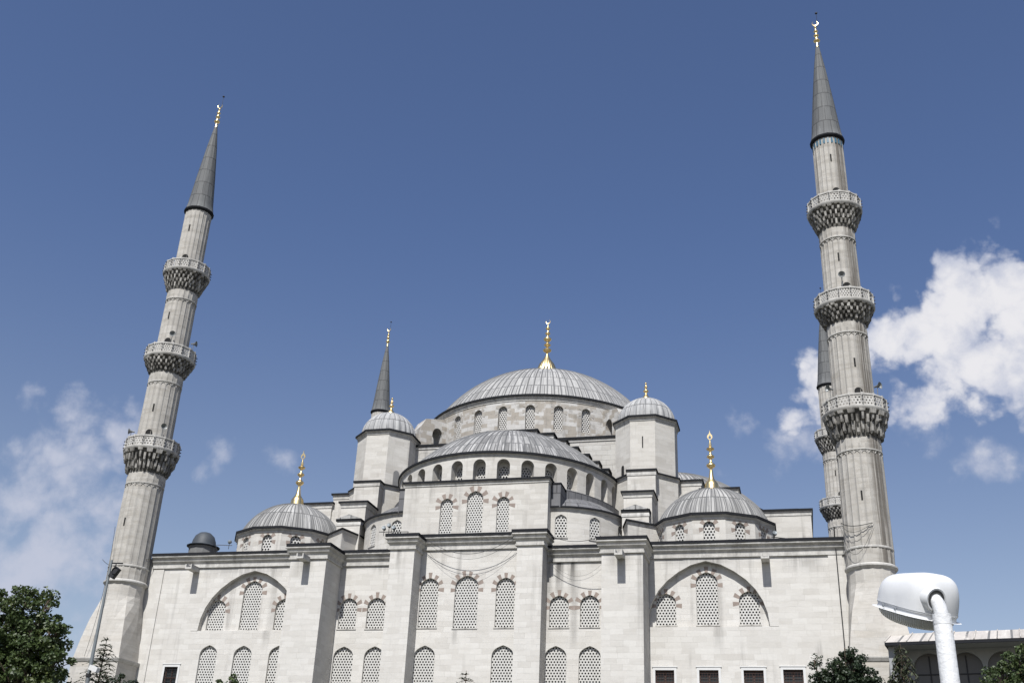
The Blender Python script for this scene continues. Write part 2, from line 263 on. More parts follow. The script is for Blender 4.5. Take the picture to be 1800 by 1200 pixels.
# ------------------------------------------------------------------ mesh helpers
class MB:
    def __init__(s): s.v = []; s.f = []; s.uv = []; s.m = []
    def add(s, vs, fs, mat=0, uvs=None):
        o = len(s.v); s.v += [tuple(p) for p in vs]
        for i, f in enumerate(fs):
            s.f.append([o+k for k in f]); s.m.append(mat); s.uv.append(uvs[i] if uvs else None)
    def box(s, x0, x1, y0, y1, z0, z1, mat=0, M=None):
        vs = [(x, y, z) for z in (z0, z1) for y in (y0, y1) for x in (x0, x1)]
        if M: vs = [M @ Vector(p) for p in vs]
        s.add(vs, [(0, 2, 3, 1), (4, 5, 7, 6), (0, 1, 5, 4), (1, 3, 7, 5), (3, 2, 6, 7), (2, 0, 4, 6)], mat)
    def lathe(s, prof, n, cx=0, cy=0, a0=0., a1=2*PI, rf=None, mat=0, uvn=None, cap=False, M=None):
        full = abs(a1-a0-2*PI) < 1e-6; m = n if full else n+1; vs = []; fs = []; uvs = []; arc = 0; arcs = []
        for k, (r, z) in enumerate(prof):
            if k: arc += math.hypot(r-prof[k-1][0], z-prof[k-1][1])
            arcs.append(arc)
            for i in range(m):
                a = a0+(a1-a0)*i/n; rr = r+(rf(i, a, k) if rf else 0)
                vs.append((cx+rr*math.cos(a), cy+rr*math.sin(a), z))
        rm = max(p[0] for p in prof); un = (uvn if uvn else rm*abs(a1-a0))/n
        for k in range(len(prof)-1):
            for i in range(n):
                j = (i+1) % m
                fs.append((k*m+i, k*m+j, (k+1)*m+j, (k+1)*m+i))
                va, vb = (arcs[k], arcs[k+1]) if uvn else (prof[k][1], prof[k+1][1])
                if not uvn and abs(vb-va) < .05: vb = va+abs(prof[k+1][0]-prof[k][0])
                uvs.append([(i*un, va), ((i+1)*un, va), ((i+1)*un, vb), (i*un, vb)])
        if cap:
            fs.append(tuple(range((len(prof)-1)*m, len(prof)*m))); uvs.append([(vs[q][0], vs[q][1]) for q in fs[-1]])
        if M: vs = [M @ Vector(p) for p in vs]
        s.add(vs, fs, mat, uvs)
    def tube(s, pts, r, n=6, mat=0):
        pts = [Vector(p) for p in pts]; vs = []; fs = []
        for i, p in enumerate(pts):
            t = (pts[min(i+1, len(pts)-1)]-pts[max(i-1, 0)]).normalized()
            a = t.orthogonal().normalized() if i == 0 else (a - t*a.dot(t)).normalized()
            b = t.cross(a); rr = r[i] if isinstance(r, (list, tuple)) else r
            vs += [p+(a*math.cos(2*PI*k/n)+b*math.sin(2*PI*k/n))*rr for k in range(n)]
        for i in range(len(pts)-1):
            for k in range(n): fs.append((i*n+k, i*n+(k+1) % n, (i+1)*n+(k+1) % n, (i+1)*n+k))
        fs.append(tuple(range(n))[::-1]); fs.append(tuple(range((len(pts)-1)*n, len(pts)*n)))
        s.add(vs, fs, mat)
    def sweep(s, path, prof, closed=False, mat=0, caps=True):
        P = [Vector((x, y)) for x, y in path]; n = len(P); vs = []; fs = []; K = len(prof)
        for i in range(n):
            d0 = (P[i]-P[i-1]).normalized() if (closed or i) else None
            d1 = (P[(i+1) % n]-P[i]).normalized() if (closed or i < n-1) else None
            d0 = d0 or d1; d1 = d1 or d0
            n0 = Vector((d0.y, -d0.x)); n1 = Vector((d1.y, -d1.x)); mt = (n0+n1); mt = mt/max(.35, mt.dot(n0)) if mt.length > 1e-6 else n0
            for o, z in prof: vs.append((P[i].x+mt.x*o, P[i].y+mt.y*o, z))
        for i in range(n if closed else n-1):
            j = (i+1) % n
            for k in range(K-1): fs.append((i*K+k, j*K+k, j*K+k+1, i*K+k+1))
        if not closed and caps:
            fs.append(tuple(range(K))); fs.append(tuple(range((n-1)*K, n*K))[::-1])
        s.add(vs, fs, mat)
    def mesh(s, name, mats, smooth=None):
        me = bpy.data.meshes.new(name); me.from_pydata(s.v, [], s.f)
        for m in mats: me.materials.append(MATS[m])
        me.polygons.foreach_set('material_index', s.m)
        me.update(); L = me.uv_layers.new(name='UVMap'); data = [0.]*(2*len(me.loops))
        for p, u in zip(me.polygons, s.uv):
            if u is None:
                nx, ny, nz = p.normal
                if abs(nz) > .75: uu = [(s.v[i][0], s.v[i][1]) for i in s.f[p.index]]
                else:
                    l = math.hypot(nx, ny) or 1; tx, ty = -ny/l, nx/l
                    if abs(ny) > .5*l and ty == ty: sg = 1 if ny < 0 else -1
                    uu = [(s.v[i][0]*tx+s.v[i][1]*ty, s.v[i][2]) for i in s.f[p.index]]
            else: uu = u
            for li, q in zip(p.loop_indices, uu): data[2*li], data[2*li+1] = q
        L.data.foreach_set('uv', data)
        if smooth:
            me.polygons.foreach_set('use_smooth', [True]*len(me.polygons)); me.set_sharp_from_angle(angle=R(smooth))
        return me
    def build(s, name, mats, parent=None, smooth=None, loc=None, rotz=0):
        return link(name, s.mesh(name, mats if isinstance(mats, (list, tuple)) else [mats], smooth), parent, loc, rotz)
def link(name, me, parent=None, loc=None, rotz=0):
    o = bpy.data.objects.new(name, me); col.objects.link(o)
    if parent: o.parent = parent
    if loc is not None: o.location = loc
    o.rotation_euler.z = rotz
    return o
def tag(o, label=None, cat=None, group=None, kind=None):
    for k, v in (('label', label), ('category', cat), ('group', group), ('kind', kind)):
        if v: o[k] = v
    return o
def thing(name, label, cat, loc=(0, 0, 0), rz=0, group=None):
    o = bpy.data.objects.new(name, None); col.objects.link(o); o.location = loc; o.rotation_euler.z = rz; o.empty_display_size = .5
    return tag(o, label, cat, group)
def copy_tree(o, parent=None):
    c = o.copy(); col.objects.link(c); c.parent = parent
    for ch in list(o.children): copy_tree(ch, c)
    return c

# window outline: centred on u, sill at 0
ARCH = [(1, 0), (.985, .20), (.94, .40), (.84, .60), (.68, .765), (.46, .905), (.23, 1.01), (0, 1.1)]
ROUND = [(math.cos(t*PI/16), math.sin(t*PI/16)) for t in range(0, 9)]
def outline(hw, H, h, tab=ARCH):
    top = tab[-1][1]; rgt = [(x*hw, H-h+y*h/top) for x, y in tab]
    return [(-hw, 0.), (hw, 0.)] + rgt + [(-x, z) for x, z in rgt[-2::-1]]
def shift(pts, u, z): return [(a+u, b+z) for a, b in pts]
def inpoly(p, poly):
    x, y = p; c = False; n = len(poly)
    for i in range(n):
        x1, y1 = poly[i]; x2, y2 = poly[i-1]
        if (y1 > y) != (y2 > y) and x < (x2-x1)*(y-y1)/(y2-y1)+x1: c = not c
    return c
def clean(pts):
    o = []
    for p in pts:
        if not o or math.hypot(p[0]-o[-1][0], p[1]-o[-1][1]) > 1e-4: o.append(p)
    if math.hypot(o[0][0]-o[-1][0], o[0][1]-o[-1][1]) < 1e-4: o.pop()
    return o
def panel(mb, fn, out, holes, depth, grid=None, mat=0, rmat=None):
    """a wall sheet with openings; fn(u, z, d) -> point, d outward; each opening gets its reveals"""
    out = clean(out); holes = [(clean(h), d) for h, d in holes]
    if grid:
        o2 = []
        for i in range(len(out)):
            a, b = out[i], out[(i+1) % len(out)]; k = max(1, int(abs(b[0]-a[0])/grid))
            o2 += [(a[0]+(b[0]-a[0])*t/k, a[1]+(b[1]-a[1])*t/k) for t in range(k)]
        out = o2
    V = []; E = []
    for lp in [out]+[h for h, _ in holes]:
        o = len(V); V += [Vector(p) for p in lp]; E += [(o+i, o+(i+1) % len(lp)) for i in range(len(lp))]
    if grid:
        us = [p[0] for p in out]; zs = [p[1] for p in out]; nu = int((max(us)-min(us))/grid); nz = max(1, int((max(zs)-min(zs))/1.2))
        for i in range(1, nu):
            for j in range(1, nz):
                p = (min(us)+(max(us)-min(us))*i/nu, min(zs)+(max(zs)-min(zs))*j/nz)
                if inpoly(p, out) and not any(inpoly(p, h) for h, _ in holes): V.append(Vector(p))
    rv, re, rf, *_ = delaunay_2d_cdt(V, E, [], 0, 1e-5)
    fs = []
    for f in rf:
        c = sum((rv[i] for i in f), Vector((0, 0)))/len(f); c = (c.x, c.y)
        if inpoly(c, out) and not any(inpoly(c, h) for h, _ in holes):
            a, b, d = rv[f[0]], rv[f[1]], rv[f[2]]
            if (b-a).cross(d-a) < 0: f = f[::-1]
            fs.append(tuple(f))
    mb.add([fn(p.x, p.y, 0) for p in rv], fs, mat, [[(rv[i].x, rv[i].y) for i in f] for f in fs])
    for h, dp in holes:
        n = len(h); vs = [fn(u, z, 0) for u, z in h]+[fn(u, z, -(dp or depth)) for u, z in h]
        mb.add(vs, [(i, (i+1) % n, n+(i+1) % n, n+i) for i in range(n)], mat if rmat is None else rmat)
def flat(y0): return lambda u, z, d: (u, y0-d, z)
def cyl(cx, cy, Rr): return lambda u, z, d: (cx+(Rr+d)*math.cos(-PI/2+u/Rr), cy+(Rr+d)*math.sin(-PI/2+u/Rr), z)

GC = {}
def grille_mesh(hw, H, h, tab, s, hole, mat, thick=.07):
    key = (round(hw, 2), round(H, 2), round(h, 2), tab is ARCH, s, hole, mat)
    if key in GC: return GC[key]
    out = clean(outline(hw, H, h, tab)) if tab else [(-hw, 0), (hw, 0), (hw, H), (-hw, H)]
    bm = bmesh.new(); ro = s/math.sqrt(3); rows = int(H/(s*.866))+2; cols = int(hw/s)+2
    C6 = [(math.cos(R(30+60*k)), math.sin(R(30+60*k))) for k in range(6)]
    for j in range(rows):
        for i in range(-cols, cols+1):
            cx = (i+(.5 if j % 2 else 0))*s; cz = .10+j*s*.866
            a = [bm.verts.new((cx+c*ro*1.0005, 0, cz+d*ro*1.0005)) for c, d in C6]
            b = [bm.verts.new((cx+c*hole, 0, cz+d*hole)) for c, d in C6]
            e = [bm.verts.new((cx+c*hole, thick, cz+d*hole)) for c, d in C6]
            for k in range(6):
                l = (k+1) % 6
                bm.faces.new((a[k], a[l], b[l], b[k])); bm.faces.new((b[k], b[l], e[l], e[k]))
    for i in range(len(out)):
        p, q = out[i], out[(i+1) % len(out)]
        bmesh.ops.bisect_plane(bm, geom=bm.verts[:]+bm.edges[:]+bm.faces[:], dist=1e-6, plane_co=(p[0], 0, p[1]), plane_no=(q[1]-p[1], 0, -(q[0]-p[0])), clear_outer=True)
    me = bpy.data.meshes.new('grille'); bm.to_mesh(me); bm.free(); me.materials.append(MATS[mat]); GC[key] = me
    return me
PC = {}
def pane_mesh(hw, H, h, tab):
    key = (round(hw, 2), round(H, 2), round(h, 2), tab is ARCH)
    if key not in PC:
        o = clean(outline(hw+.03, H+.03, h, tab)) if tab else [(-hw, 0), (hw, 0), (hw, H), (-hw, H)]
        mb = MB(); mb.add([(u, 0, z) for u, z in o], [tuple(range(len(o)))]); PC[key] = mb.mesh('pane', ['dark_pane'])
    return PC[key]
VC = {}
def vous_mesh(hw, H, h, nst, mat, L=.38):
    key = (round(hw, 2), round(H, 2), round(h, 2), nst, mat)
    if key in VC: return VC[key]
    arc = clean([(hw, H-h-.28)]+[(x*hw, H-h+y*h/1.1) for x, y in ARCH]); arc = arc+[(-x, z) for x, z in arc[-2::-1]]
    ln = [0]
    for a, b in zip(arc, arc[1:]): ln.append(ln[-1]+math.dist(a, b))
    def at(t):
        t = max(0, min(1, t))*ln[-1]
        for i in range(len(arc)-1):
            if t <= ln[i+1]+1e-9:
                k = (t-ln[i])/(ln[i+1]-ln[i]); p = (arc[i][0]+(arc[i+1][0]-arc[i][0])*k, arc[i][1]+(arc[i+1][1]-arc[i][1])*k)
                cz = H-h*1.15; d = (p[0], p[1]-cz); l = math.hypot(*d); return p, (d[0]/l, d[1]/l)
    mb = MB(); rnd = random.Random(int(hw*100)); n = nst*2-1
    for i in range(0, n, 2):
        t0, t1 = i/n, (i+1)/n; (p0, d0), (p1, d1) = at(t0), at(t1)
        l = L*rnd.uniform(.86, 1.12); q0 = (p0[0]+d0[0]*l, p0[1]+d0[1]*l); q1 = (p1[0]+d1[0]*l, p1[1]+d1[1]*l)
        F = [p0, q0, q1, p1]
        mb.add([(u, -.004, z) for u, z in F]+[(u, .04, z) for u, z in F], [(3, 2, 1, 0)[::-1] if False else (0, 1, 2, 3), (1, 0, 4, 5), (2, 1, 5, 6), (3, 2, 6, 7), (0, 3, 7, 4)])
    VC[key] = mb.mesh('arch_stones', [mat]); return VC[key]

# ------------------------------------------------------------------ ground
gm = MB(); gm.add([(-1500, -1500, 0), (1500, -1500, 0), (1500, 1500, 0), (-1500, 1500, 0)], [(0, 1, 2, 3)])
tag(gm.build('ground', 'lawn'), kind='structure')

# ================================================================== mosque
mosque = thing('mosque', 'pale stone imperial mosque with cascading grey lead domes and buttressed facade', 'mosque', (0, 0, 0))
WY = 1.0
SC = {}
def add_window(pos, rz, hw, H, h, inset, s, hole, tab=ARCH, red=None, L=.38, gmat='plaster_grille', parent=mosque, sill=False):
    w = link('window', grille_mesh(hw, H, h, tab, s, hole, gmat), parent, pos, rz)
    inw = Vector((-math.sin(rz), math.cos(rz), 0))
    w.location = Vector(pos)+inw*inset
    link('pane', pane_mesh(hw, H, h, tab), w, (0, .13, 0))
    if red: link('arch_stones', vous_mesh(hw, H, h, red[0], red[1], L), w, (0, -inset, 0))
    if sill:
        k = (round(hw, 2), round(inset, 2))
        if k not in SC:
            mb = MB(); mb.box(-hw-.08, hw+.08, -.05-inset, -.003, -.10, -.003); SC[k] = mb.mesh('sill', ['trim_stone'])
        link('sill', SC[k], w)
    return w
# --- facade windows: x, sill, apex, half width, arch rise, stones
UP = [(-22.05, 17.93, 20.47, .78, .80), (-18.98, 17.95, 22.0, .84, .86), (-15.95, 17.93, 20.5, .78, .80)]
UPR = [(15.36, 18.08, 20.45, .74, .76), (18.43, 18.1, 22.02, .80, .84), (21.50, 18.1, 20.55, .74, .76)]
MID = [(-10.09, 17.90, 20.36, .76, .80), (-7.69, 17.90, 20.36, .77, .80), (-3.33, 17.95, 21.86, .77, .80), (-.24, 17.89, 22.0, .96, 1.0), (2.93, 17.93, 21.79, .76, .80), (7.24, 17.90, 20.32, .75, .78), (9.62, 17.91, 20.32, .74, .78)]
LOW = [(-21.95, 12.2, 16.65, .79, .86), (-18.86, 12.2, 16.60, .81, .88), (-15.75, 12.2, 16.59, .79, .86), (-10.1, 12.2, 16.51, .84, .90), (-7.50, 12.2, 16.52, .84, .90), (-3.36, 12.2, 16.57, .87, .92), (2.93, 12.2, 16.58, .88, .92), (7.05, 12.2, 16.51, .84, .90), (9.66, 12.2, 16.50, .83, .90)]
RECT = [(-25.1, 12.4, 14.92, .60), (15.22, 12.2, 14.76, .69), (18.40, 12.2, 14.77, .69), (21.56, 12.2, 14.77, .70), (24.31, 12.2, 14.82, .69)]
ARC = 4.47; AL = (-18.83, 17.8, 4.92); AR = (18.44, 17.86, 4.88)
BIGTAB = [(1, 0), (.975, .22), (.91, .42), (.80, .61), (.65, .775), (.46, .92), (.25, 1.035), (0, 1.1)]
def bigarch(c, grow=0.):
    cx, z0, h = c; w = ARC+grow; hh = h+grow
    r = [(x*w, z0+y*hh/1.1) for x, y in BIGTAB]
    return [(cx+x, z) for x, z in r]+[(cx-x, z) for x, z in r[-2::-1]]
def rect(x0, x1, z0, z1): return [(x0, z0), (x1, z0), (x1, z1), (x0, z1)]
wall = MB(); RIN = .19
def holes_for(lst, x0, x1): return [(shift(outline(w[3], w[2]-w[1], w[4]), w[0], w[1]), RIN) for w in lst if x0 < w[0] < x1]
rh = lambda x0, x1: [(rect(x-w, x+w, a, b), .35) for x, a, b, w in RECT if x0 < x < x1]
panel(wall, flat(WY), rect(-28.7, -5.2, 0, 24.0), holes_for(MID+LOW, -28, -5.2)+rh(-28, -5)+[(bigarch(AL), .45)], RIN)
panel(wall, flat(WY), rect(-5.2, 5.2, 0, 25.1), holes_for(MID+LOW, -5.2, 5.2), RIN)
panel(wall, flat(WY), rect(5.2, 28.7, 0, 24.0), holes_for(MID+LOW, 5.2, 28)+rh(5, 28)+[(bigarch(AR), .45)], RIN)
panel(wall, flat(WY+.45), bigarch(AL), holes_for(UP, -28, 0), RIN)
panel(wall, flat(WY+.45), bigarch(AR), holes_for(UPR, 0, 28), RIN)
for sx in (-1, 1):                                              # end pilasters
    a, b = sorted((sx*27.35, sx*28.35)); wall.box(a, b, WY-.10, WY+.05, 0, 22.95)
wall.box(-28.7, 28.7, 2.4, 52.5, 0, 23.9)
wall.box(-29.9, -28.3, WY+.02, 2.39, 0, 23.95); wall.box(28.3, 29.9, WY+.02, 2.39, 0, 23.95)
wall.build('wall', 'facade_stone', mosque)
for i, (lst, y) in enumerate(((UP, WY+.45), (UPR, WY+.45), (MID, WY))):
    for x, a, b, hw, h in lst: add_window((x, y, a), 0, hw, b-a, h, RIN, .235, .076, red=(7 if hw < .9 else 8, 'red_stone'), L=.42, sill=True)
for x, a, b, hw, h in LOW: add_window((x, WY, a), 0, hw, b-a, h, RIN, .235, .076)
# arch bands: slightly proud voussoir ring of the two blind arches
for c in (AL, AR):
    mb = MB(); i_ = bigarch(c); o_ = bigarch(c, .62); n = len(i_)
    vs = [(u, WY-.02, z) for u, z in i_]+[(u, WY-.02, z) for u, z in o_]+[(u, WY+.03, z) for u, z in i_]+[(u, WY+.03, z) for u, z in o_]
    fs = []
    for k in range(n-1): fs += [(k, n+k, n+k+1, k+1), (n+k, 3*n+k, 3*n+k+1, n+k+1), (k+1, 2*n+k+1, 2*n+k, k)]
    mb.add(vs, fs); mb.build('arch_band', 'facade_stone', mosque)
# ground floor windows with iron bars
for x, a, b, w in RECT:
    f = MB(); H = b-a
    for q in ((-w-.17, -w, 0, H), (w, w+.17, 0, H), (-w-.17, w+.17, H, H+.2)): f.box(q[0], q[1], -.035, .12, q[2], q[3])
    f.box(-w-.24, w+.24, -.07, .02, H+.2, H+.27)
    o = f.build('window', 'white_marble', mosque, loc=(x, WY, a))
    p = MB(); p.add([(-w, .30, 0), (w, .30, 0), (w, .30, H), (-w, .30, H)], [(0, 1, 2, 3)]); p.build('pane', 'dark_pane', o)
    s = MB()
    for u in (-w+.04, 0, w-.04): s.box(u-.04, u+.04, .22, .29, 0, H)
    for z in (H*.33, H*.66, H-.05): s.box(-w, w, .21, .285, z-.04, z+.04)
    s.build('sash', 'wood_brown', o)
    g = MB(); k = int(2*w/.19)
    for i in range(k+1): u = -w+2*w*i/k; g.tube([(u, .12, 0), (u, .12, H)], .014, 4)
    k = int(H/.19)
    for i in range(k+1): z = H*i/k; g.tube([(-w, .12, z), (w, .12, z)], .016, 4)
    g.build('bars', 'rust_iron' if x > 0 else 'black_iron', o)
# buttresses with their own cornices
def cprof(top, o=.5): return [(0, top-1.02), (.14, top-1.0), (.14, top-.86), (.08, top-.84), (.1, top-.62), (.28, top-.46), (.30, top-.40), (.24, top-.38), (.27, top-.26), (.44, top-.16), (o, top-.12), (o, top-.002)]
def wavy(x0, x1, y, n=26, a=.018):
    r_ = random.Random(int(x0*10)); return [(x0+(x1-x0)*i/n, y+(r_.uniform(-a, a) if 0 < i < n else 0)) for i in range(n+1)]
def lprof(top, o=.5, th=.2, back=.6): return [(o-.10, top), (o+.05, top), (o+.05, top+th), (-back, top+th+.12)]
for x0, x1, yf, top, o in ((-14.14, -11.06, -2.12, 23.75, .33), (11.06, 14.14, -2.12, 23.65, .33), (-6.24, -4.2, -.78, 24.72, .36), (4.2, 6.24, -.78, 24.78, .36)):
    mb = MB(); mb.box(x0, x1, yf, WY-.003, 0, top-.05); b = mb.build('buttress', 'facade_stone', mosque)
    c = MB(); path = [(x0, WY+.4), (x0, yf), (x1, yf), (x1, WY+.4)]
    c.sweep(path, cprof(top, o), mat=0); c.sweep(path, lprof(top, o, .22, .5), mat=1)
    c.box(x0+.3, x1-.3, yf+.3, WY+1.2, top+.02, top+.30, 1); c.build('cornice', ['trim_stone', 'lead_edge'], b)
# cornices of the bays
for x0, x1, top in ((-28.5, -14.145, 24.05), (-11.055, -6.245, 23.92), (-4.195, 4.195, 25.06), (6.245, 11.055, 23.88), (14.145, 28.6, 23.98)):
    c = MB(); c.sweep([(x0, WY), (x1, WY)], cprof(top, .5)); c.sweep(wavy(x0, x1, WY), lprof(top, .5, .21, 1.2), mat=1)
    c.build('cornice', ['trim_stone', 'lead_edge'], mosque)
# water spouts
for x, y, z in ((-24.3, WY, 23.02), (-12.72, -2.12, 22.85), (12.53, -2.12, 22.55), (22.87, WY, 22.85)):
    mb = MB(); w = .30; mb.box(-w, w, -1.4, 0, -.36, -.22, 0); mb.box(-w, -w+.1, -1.4, 0, -.22, .04, 0); mb.box(w-.1, w, -1.4, 0, -.22, .04, 0)
    o = outline(.25, .62, .3); mb.add([(u, -.006, q-.2) for u, q in o], [tuple(range(len(o)))], 1)
    mb.build('water_spout', ['trim_stone', 'dark_void'], mosque, loc=(x, y, z))
# roofs of the lower block
rf = MB(); rf.box(-28.6, 28.6, 1.3, 52.6, 23.95, 24.24); rf.box(-6, 6, 1.05, 2.4, 24.3, 25.2)
rf.build('roof', 'roof_lead', mosque)

# --- tall box over the central bay
BOXW = [(-2.38, 25.3, 28.4, .54, .56), (.03, 25.3, 28.95, .68, .70), (2.42, 25.3, 28.4, .52, .54)]
bx = MB(); XB = 6.13; BT = 29.72
panel(bx, flat(WY-.01), rect(-XB, XB, 25.18, BT), [(shift(outline(w[3], w[2]-w[1], w[4]), w[0], w[1]), .2) for w in BOXW], .2)
bx.box(-XB, XB, WY+.5, 6.5, 24.2, BT-.01)
for s in (-1, 1): a, b = sorted((s*XB, s*(XB-.3))); bx.box(a, b, WY-.008, WY+.5, 25.18, BT-.01)
bo = bx.build('upper_wall', 'upper_stone', mosque)
for x, a, b, hw, h in BOXW: add_window((x, WY-.01, a), 0, hw, b-a, h, .2, .225, .072, red=(6, 'red_stone'), L=.45)
c = MB(); path = [(-XB, 5), (-XB, WY-.01), (XB, WY-.01), (XB, 5)]
c.sweep(path, [(0, BT-.28), (.06, BT-.25), (.06, BT-.08), (.14, BT-.05), (.14, BT)]); c.sweep(path, [(.05, BT+.003), (.2, BT+.003), (.2, BT+.17), (-1, BT+.34)], mat=1)
c.box(-XB+.9, XB-.9, WY+.8, 4., BT+.1, BT+.33, 1); c.build('cornice', ['trim_stone', 'lead_edge'], bo)

def dome(name, mat, Rr, rise, z0, cx, cy, nr, parent=mosque, a0=0., a1=2*PI, ribw=.06, ribh=.055, rings=14, flute=None, rowscale=1.):
    Rs = (Rr*Rr+rise*rise)/(2*rise); th = math.asin(min(1, Rr/Rs)); th = PI-th if rise > Rr else th; zc = z0+rise-Rs
    prof = [(max(.02, Rs*math.sin(th*(1-k/rings))), zc+Rs*math.cos(th*(1-k/rings))) for k in range(rings+1)]
    mb = MB(); span = abs(a1-a0)/(2*PI); n = int(round(nr*span))
    if flute:
        m = n*6
        mb.lathe(prof, m, cx, cy, a0, a1, rf=lambda i, a, k: -flute*(1-k/rings)**.7*(1-abs(math.sin(PI*i/6))**.8), uvn=n)
    else:
        mb.lathe(prof, n*2, cx, cy, a0, a1, uvn=n)
        for i in range(n+(0 if span == 1 else 1)):
            a = a0+(a1-a0)*i/n; ca, sa = math.cos(a), math.sin(a); vs = []; fs = []
            for k, (r, z) in enumerate(prof[:-1]):
                w = min(ribw, r*.35*2*PI/nr); nn = (r*0+math.sin(th*(1-k/rings)), math.cos(th*(1-k/rings)))
                for o, dw in ((0, -w), (ribh, -w*.5), (ribh, w*.5), (0, w)):
                    rr = r+nn[0]*o; vs.append((cx+rr*ca-sa*dw, cy+rr*sa+ca*dw, z+nn[1]*o))
            K = len(prof)-1
            for k in range(K-1):
                for j in range(3): fs.append((k*4+j+1, k*4+j, k*4+4+j, k*4+5+j)[::-1])
            mb.add(vs, fs, 1, [[(i+.5, .6)]*4 for _ in fs])
    return mb.build(name, [mat, 'lead_rib'], parent, 35)
def finial(parent, cx, cy, z0, prof, name='finial', top=None, flute=None, n=20):
    mb = MB(); mb.lathe(prof, n if not flute else flute*4, cx, cy, rf=(lambda i, a, k: .03*prof[k][0]*math.cos(i*PI/2) if k < 4 else 0) if flute else None)
    mb.v = [(x, y, z+z0) for x, y, z in mb.v]
    zt = z0+prof[-1][1]
    if top and top[0] == 'crescent':
        r, t = top[1], top[2]; pts = []; rad = []
        for i in range(19):
            a = R(-90-150+300*i/18); pts.append((cx+r*math.cos(a), cy, zt+r*.95+r*math.sin(a))); rad.append(max(.012, t*math.sin(PI*i/18)**.8))
        mb.tube(pts, rad, 6)
    elif top and top[0] == 'leaf':
        s = top[1]; pl = [(0, 0), (.25, .12), (.42, .42), (.36, .75), (.14, 1.0), (.06, 1.2), (0, 1.6), (-.06, 1.2), (-.14, 1.0), (-.36, .75), (-.42, .42), (-.25, .12)]
        ip = [(x*.5, .25+(z-.25)*.5) for x, z in pl]; k = len(pl)
        vs = [(cx+x*s, cy-.03, zt+z*s) for x, z in pl]+[(cx+x*s, cy-.03, zt+z*s) for x, z in ip]+[(cx+x*s, cy+.03, zt+z*s) for x, z in pl]+[(cx+x*s, cy+.03, zt+z*s) for x, z in ip]
        fs = []
        for i in range(k): j = (i+1) % k; fs += [(i, j, k+j, k+i), (2*k+j, 2*k+i, 3*k+i, 3*k+j), (j, i, 2*k+i, 2*k+j), (k+i, k+j, 3*k+j, 3*k+i)]
        mb.add(vs, fs)
    return mb.build(name, 'gold', parent, 50)
def bulb(z, r, hh=None, neck=.07):
    hh = hh or r*.8
    return [(neck, z-hh), (r*.55, z-hh*.75), (r*.9, z-hh*.35), (r, z), (r*.9, z+hh*.3), (r*.5, z+hh*.7), (neck, z+hh)]

# --- main dome on its drum
DC = (0., 25.1)
dr = MB(); Rd = 12.2; z0, z1 = 37.4, 41.95; hs = []
mw_ = [(-90+6.43+12.857*k) for k in range(-7, 7)]
for a in mw_: hs.append((shift(outline(.46, 2.55, .50), R(a+90)*Rd, 38.88), .28))
panel(dr, cyl(*DC, Rd), rect(-PI*Rd*.5, PI*Rd*.5, z0, z1), hs, .28, grid=.45)
dr.lathe([(Rd, z0), (Rd, z1)], 40, *DC, a0=0, a1=PI)
drum = dr.build('drum', 'drum_stone', mosque, 30)
for a in mw_:
    A = R(a); add_window((DC[0]+Rd*math.cos(A), DC[1]+Rd*math.sin(A), 38.88), A+PI/2, .46, 2.55, .50, .28, .235, .078, red=(5, 'grey_voussoir'), L=.34, gmat='drum_grille')
def circ(cx, cy, r, n, a0=0., a1=2*PI):
    full = abs(a1-a0-2*PI) < 1e-6
    return [(cx+r*math.cos(a0+(a1-a0)*i/n), cy+r*math.sin(a0+(a1-a0)*i/n)) for i in range(n if full else n+1)]
c = MB(); P = circ(*DC, Rd, 84)
c.sweep(P, [(0, 41.8), (.06, 41.84), (.06, 41.98), (.16, 42.1), (.18, 42.14), (.18, 42.24)], True); c.sweep(P, [(.05, 42.244), (.30, 42.244), (.30, 42.44), (-.3, 42.52)], True, 1)
c.build('cornice', ['trim_stone', 'lead_edge'], drum, 40)
md = dome('dome', 'dome_lead', 11.95, 7.0, 42.45, *DC, 104, rings=22)
finial(md, *DC, 50.55, [(1.15, -1.1), (1.08, -.1), (1.0, .2), (.8, .7), (.5, 1.15), (.26, 1.6), (.14, 1.95), (.1, 2.05)]+bulb(2.42, .47, .3)+[(.16, 2.85)]+bulb(3.06, .38, .2, .13)+[(.15, 3.4)]+bulb(3.78, .45, .3, .12)+bulb(4.5, .29, .2, .09)+bulb(5.12, .25, .2, .07)+[(.05, 5.55), (.05, 5.75)], top=('crescent', .25, .05), flute=24)
# flying buttresses between drum and turrets
for a in (-135, -45, 45, 135):
    M = Matrix.Translation((DC[0], DC[1], 0)) @ Matrix.Rotation(R(a), 4, 'Z'); mb = MB(); w = .95
    prof = [(11.9, 37.2), (12.6, 37.2)]+[(13.15+.55*math.cos(PI-t*PI/8), 39.6+.75*math.sin(t*PI/8)) for t in range(0, 9)]+[(13.7, 37.2), (15.0, 37.2), (15.0, 40.1), (14.5, 41.05), (11.9, 41.55)]
    vs = [M @ Vector((r, -w, z)) for r, z in prof]+[M @ Vector((r, w, z)) for r, z in prof]; k = len(prof)
    mb.add(vs, [tuple(range(k)), tuple(range(k, 2*k))[::-1]]+[(i, k+i, k+(i+1) % k, (i+1) % k) for i in range(k)])
    mb.box(15.0, 17.0, -.8, .8, 37.2, 39.3, 0, M)
    mb.build('flying_buttress', 'drum_stone', mosque)
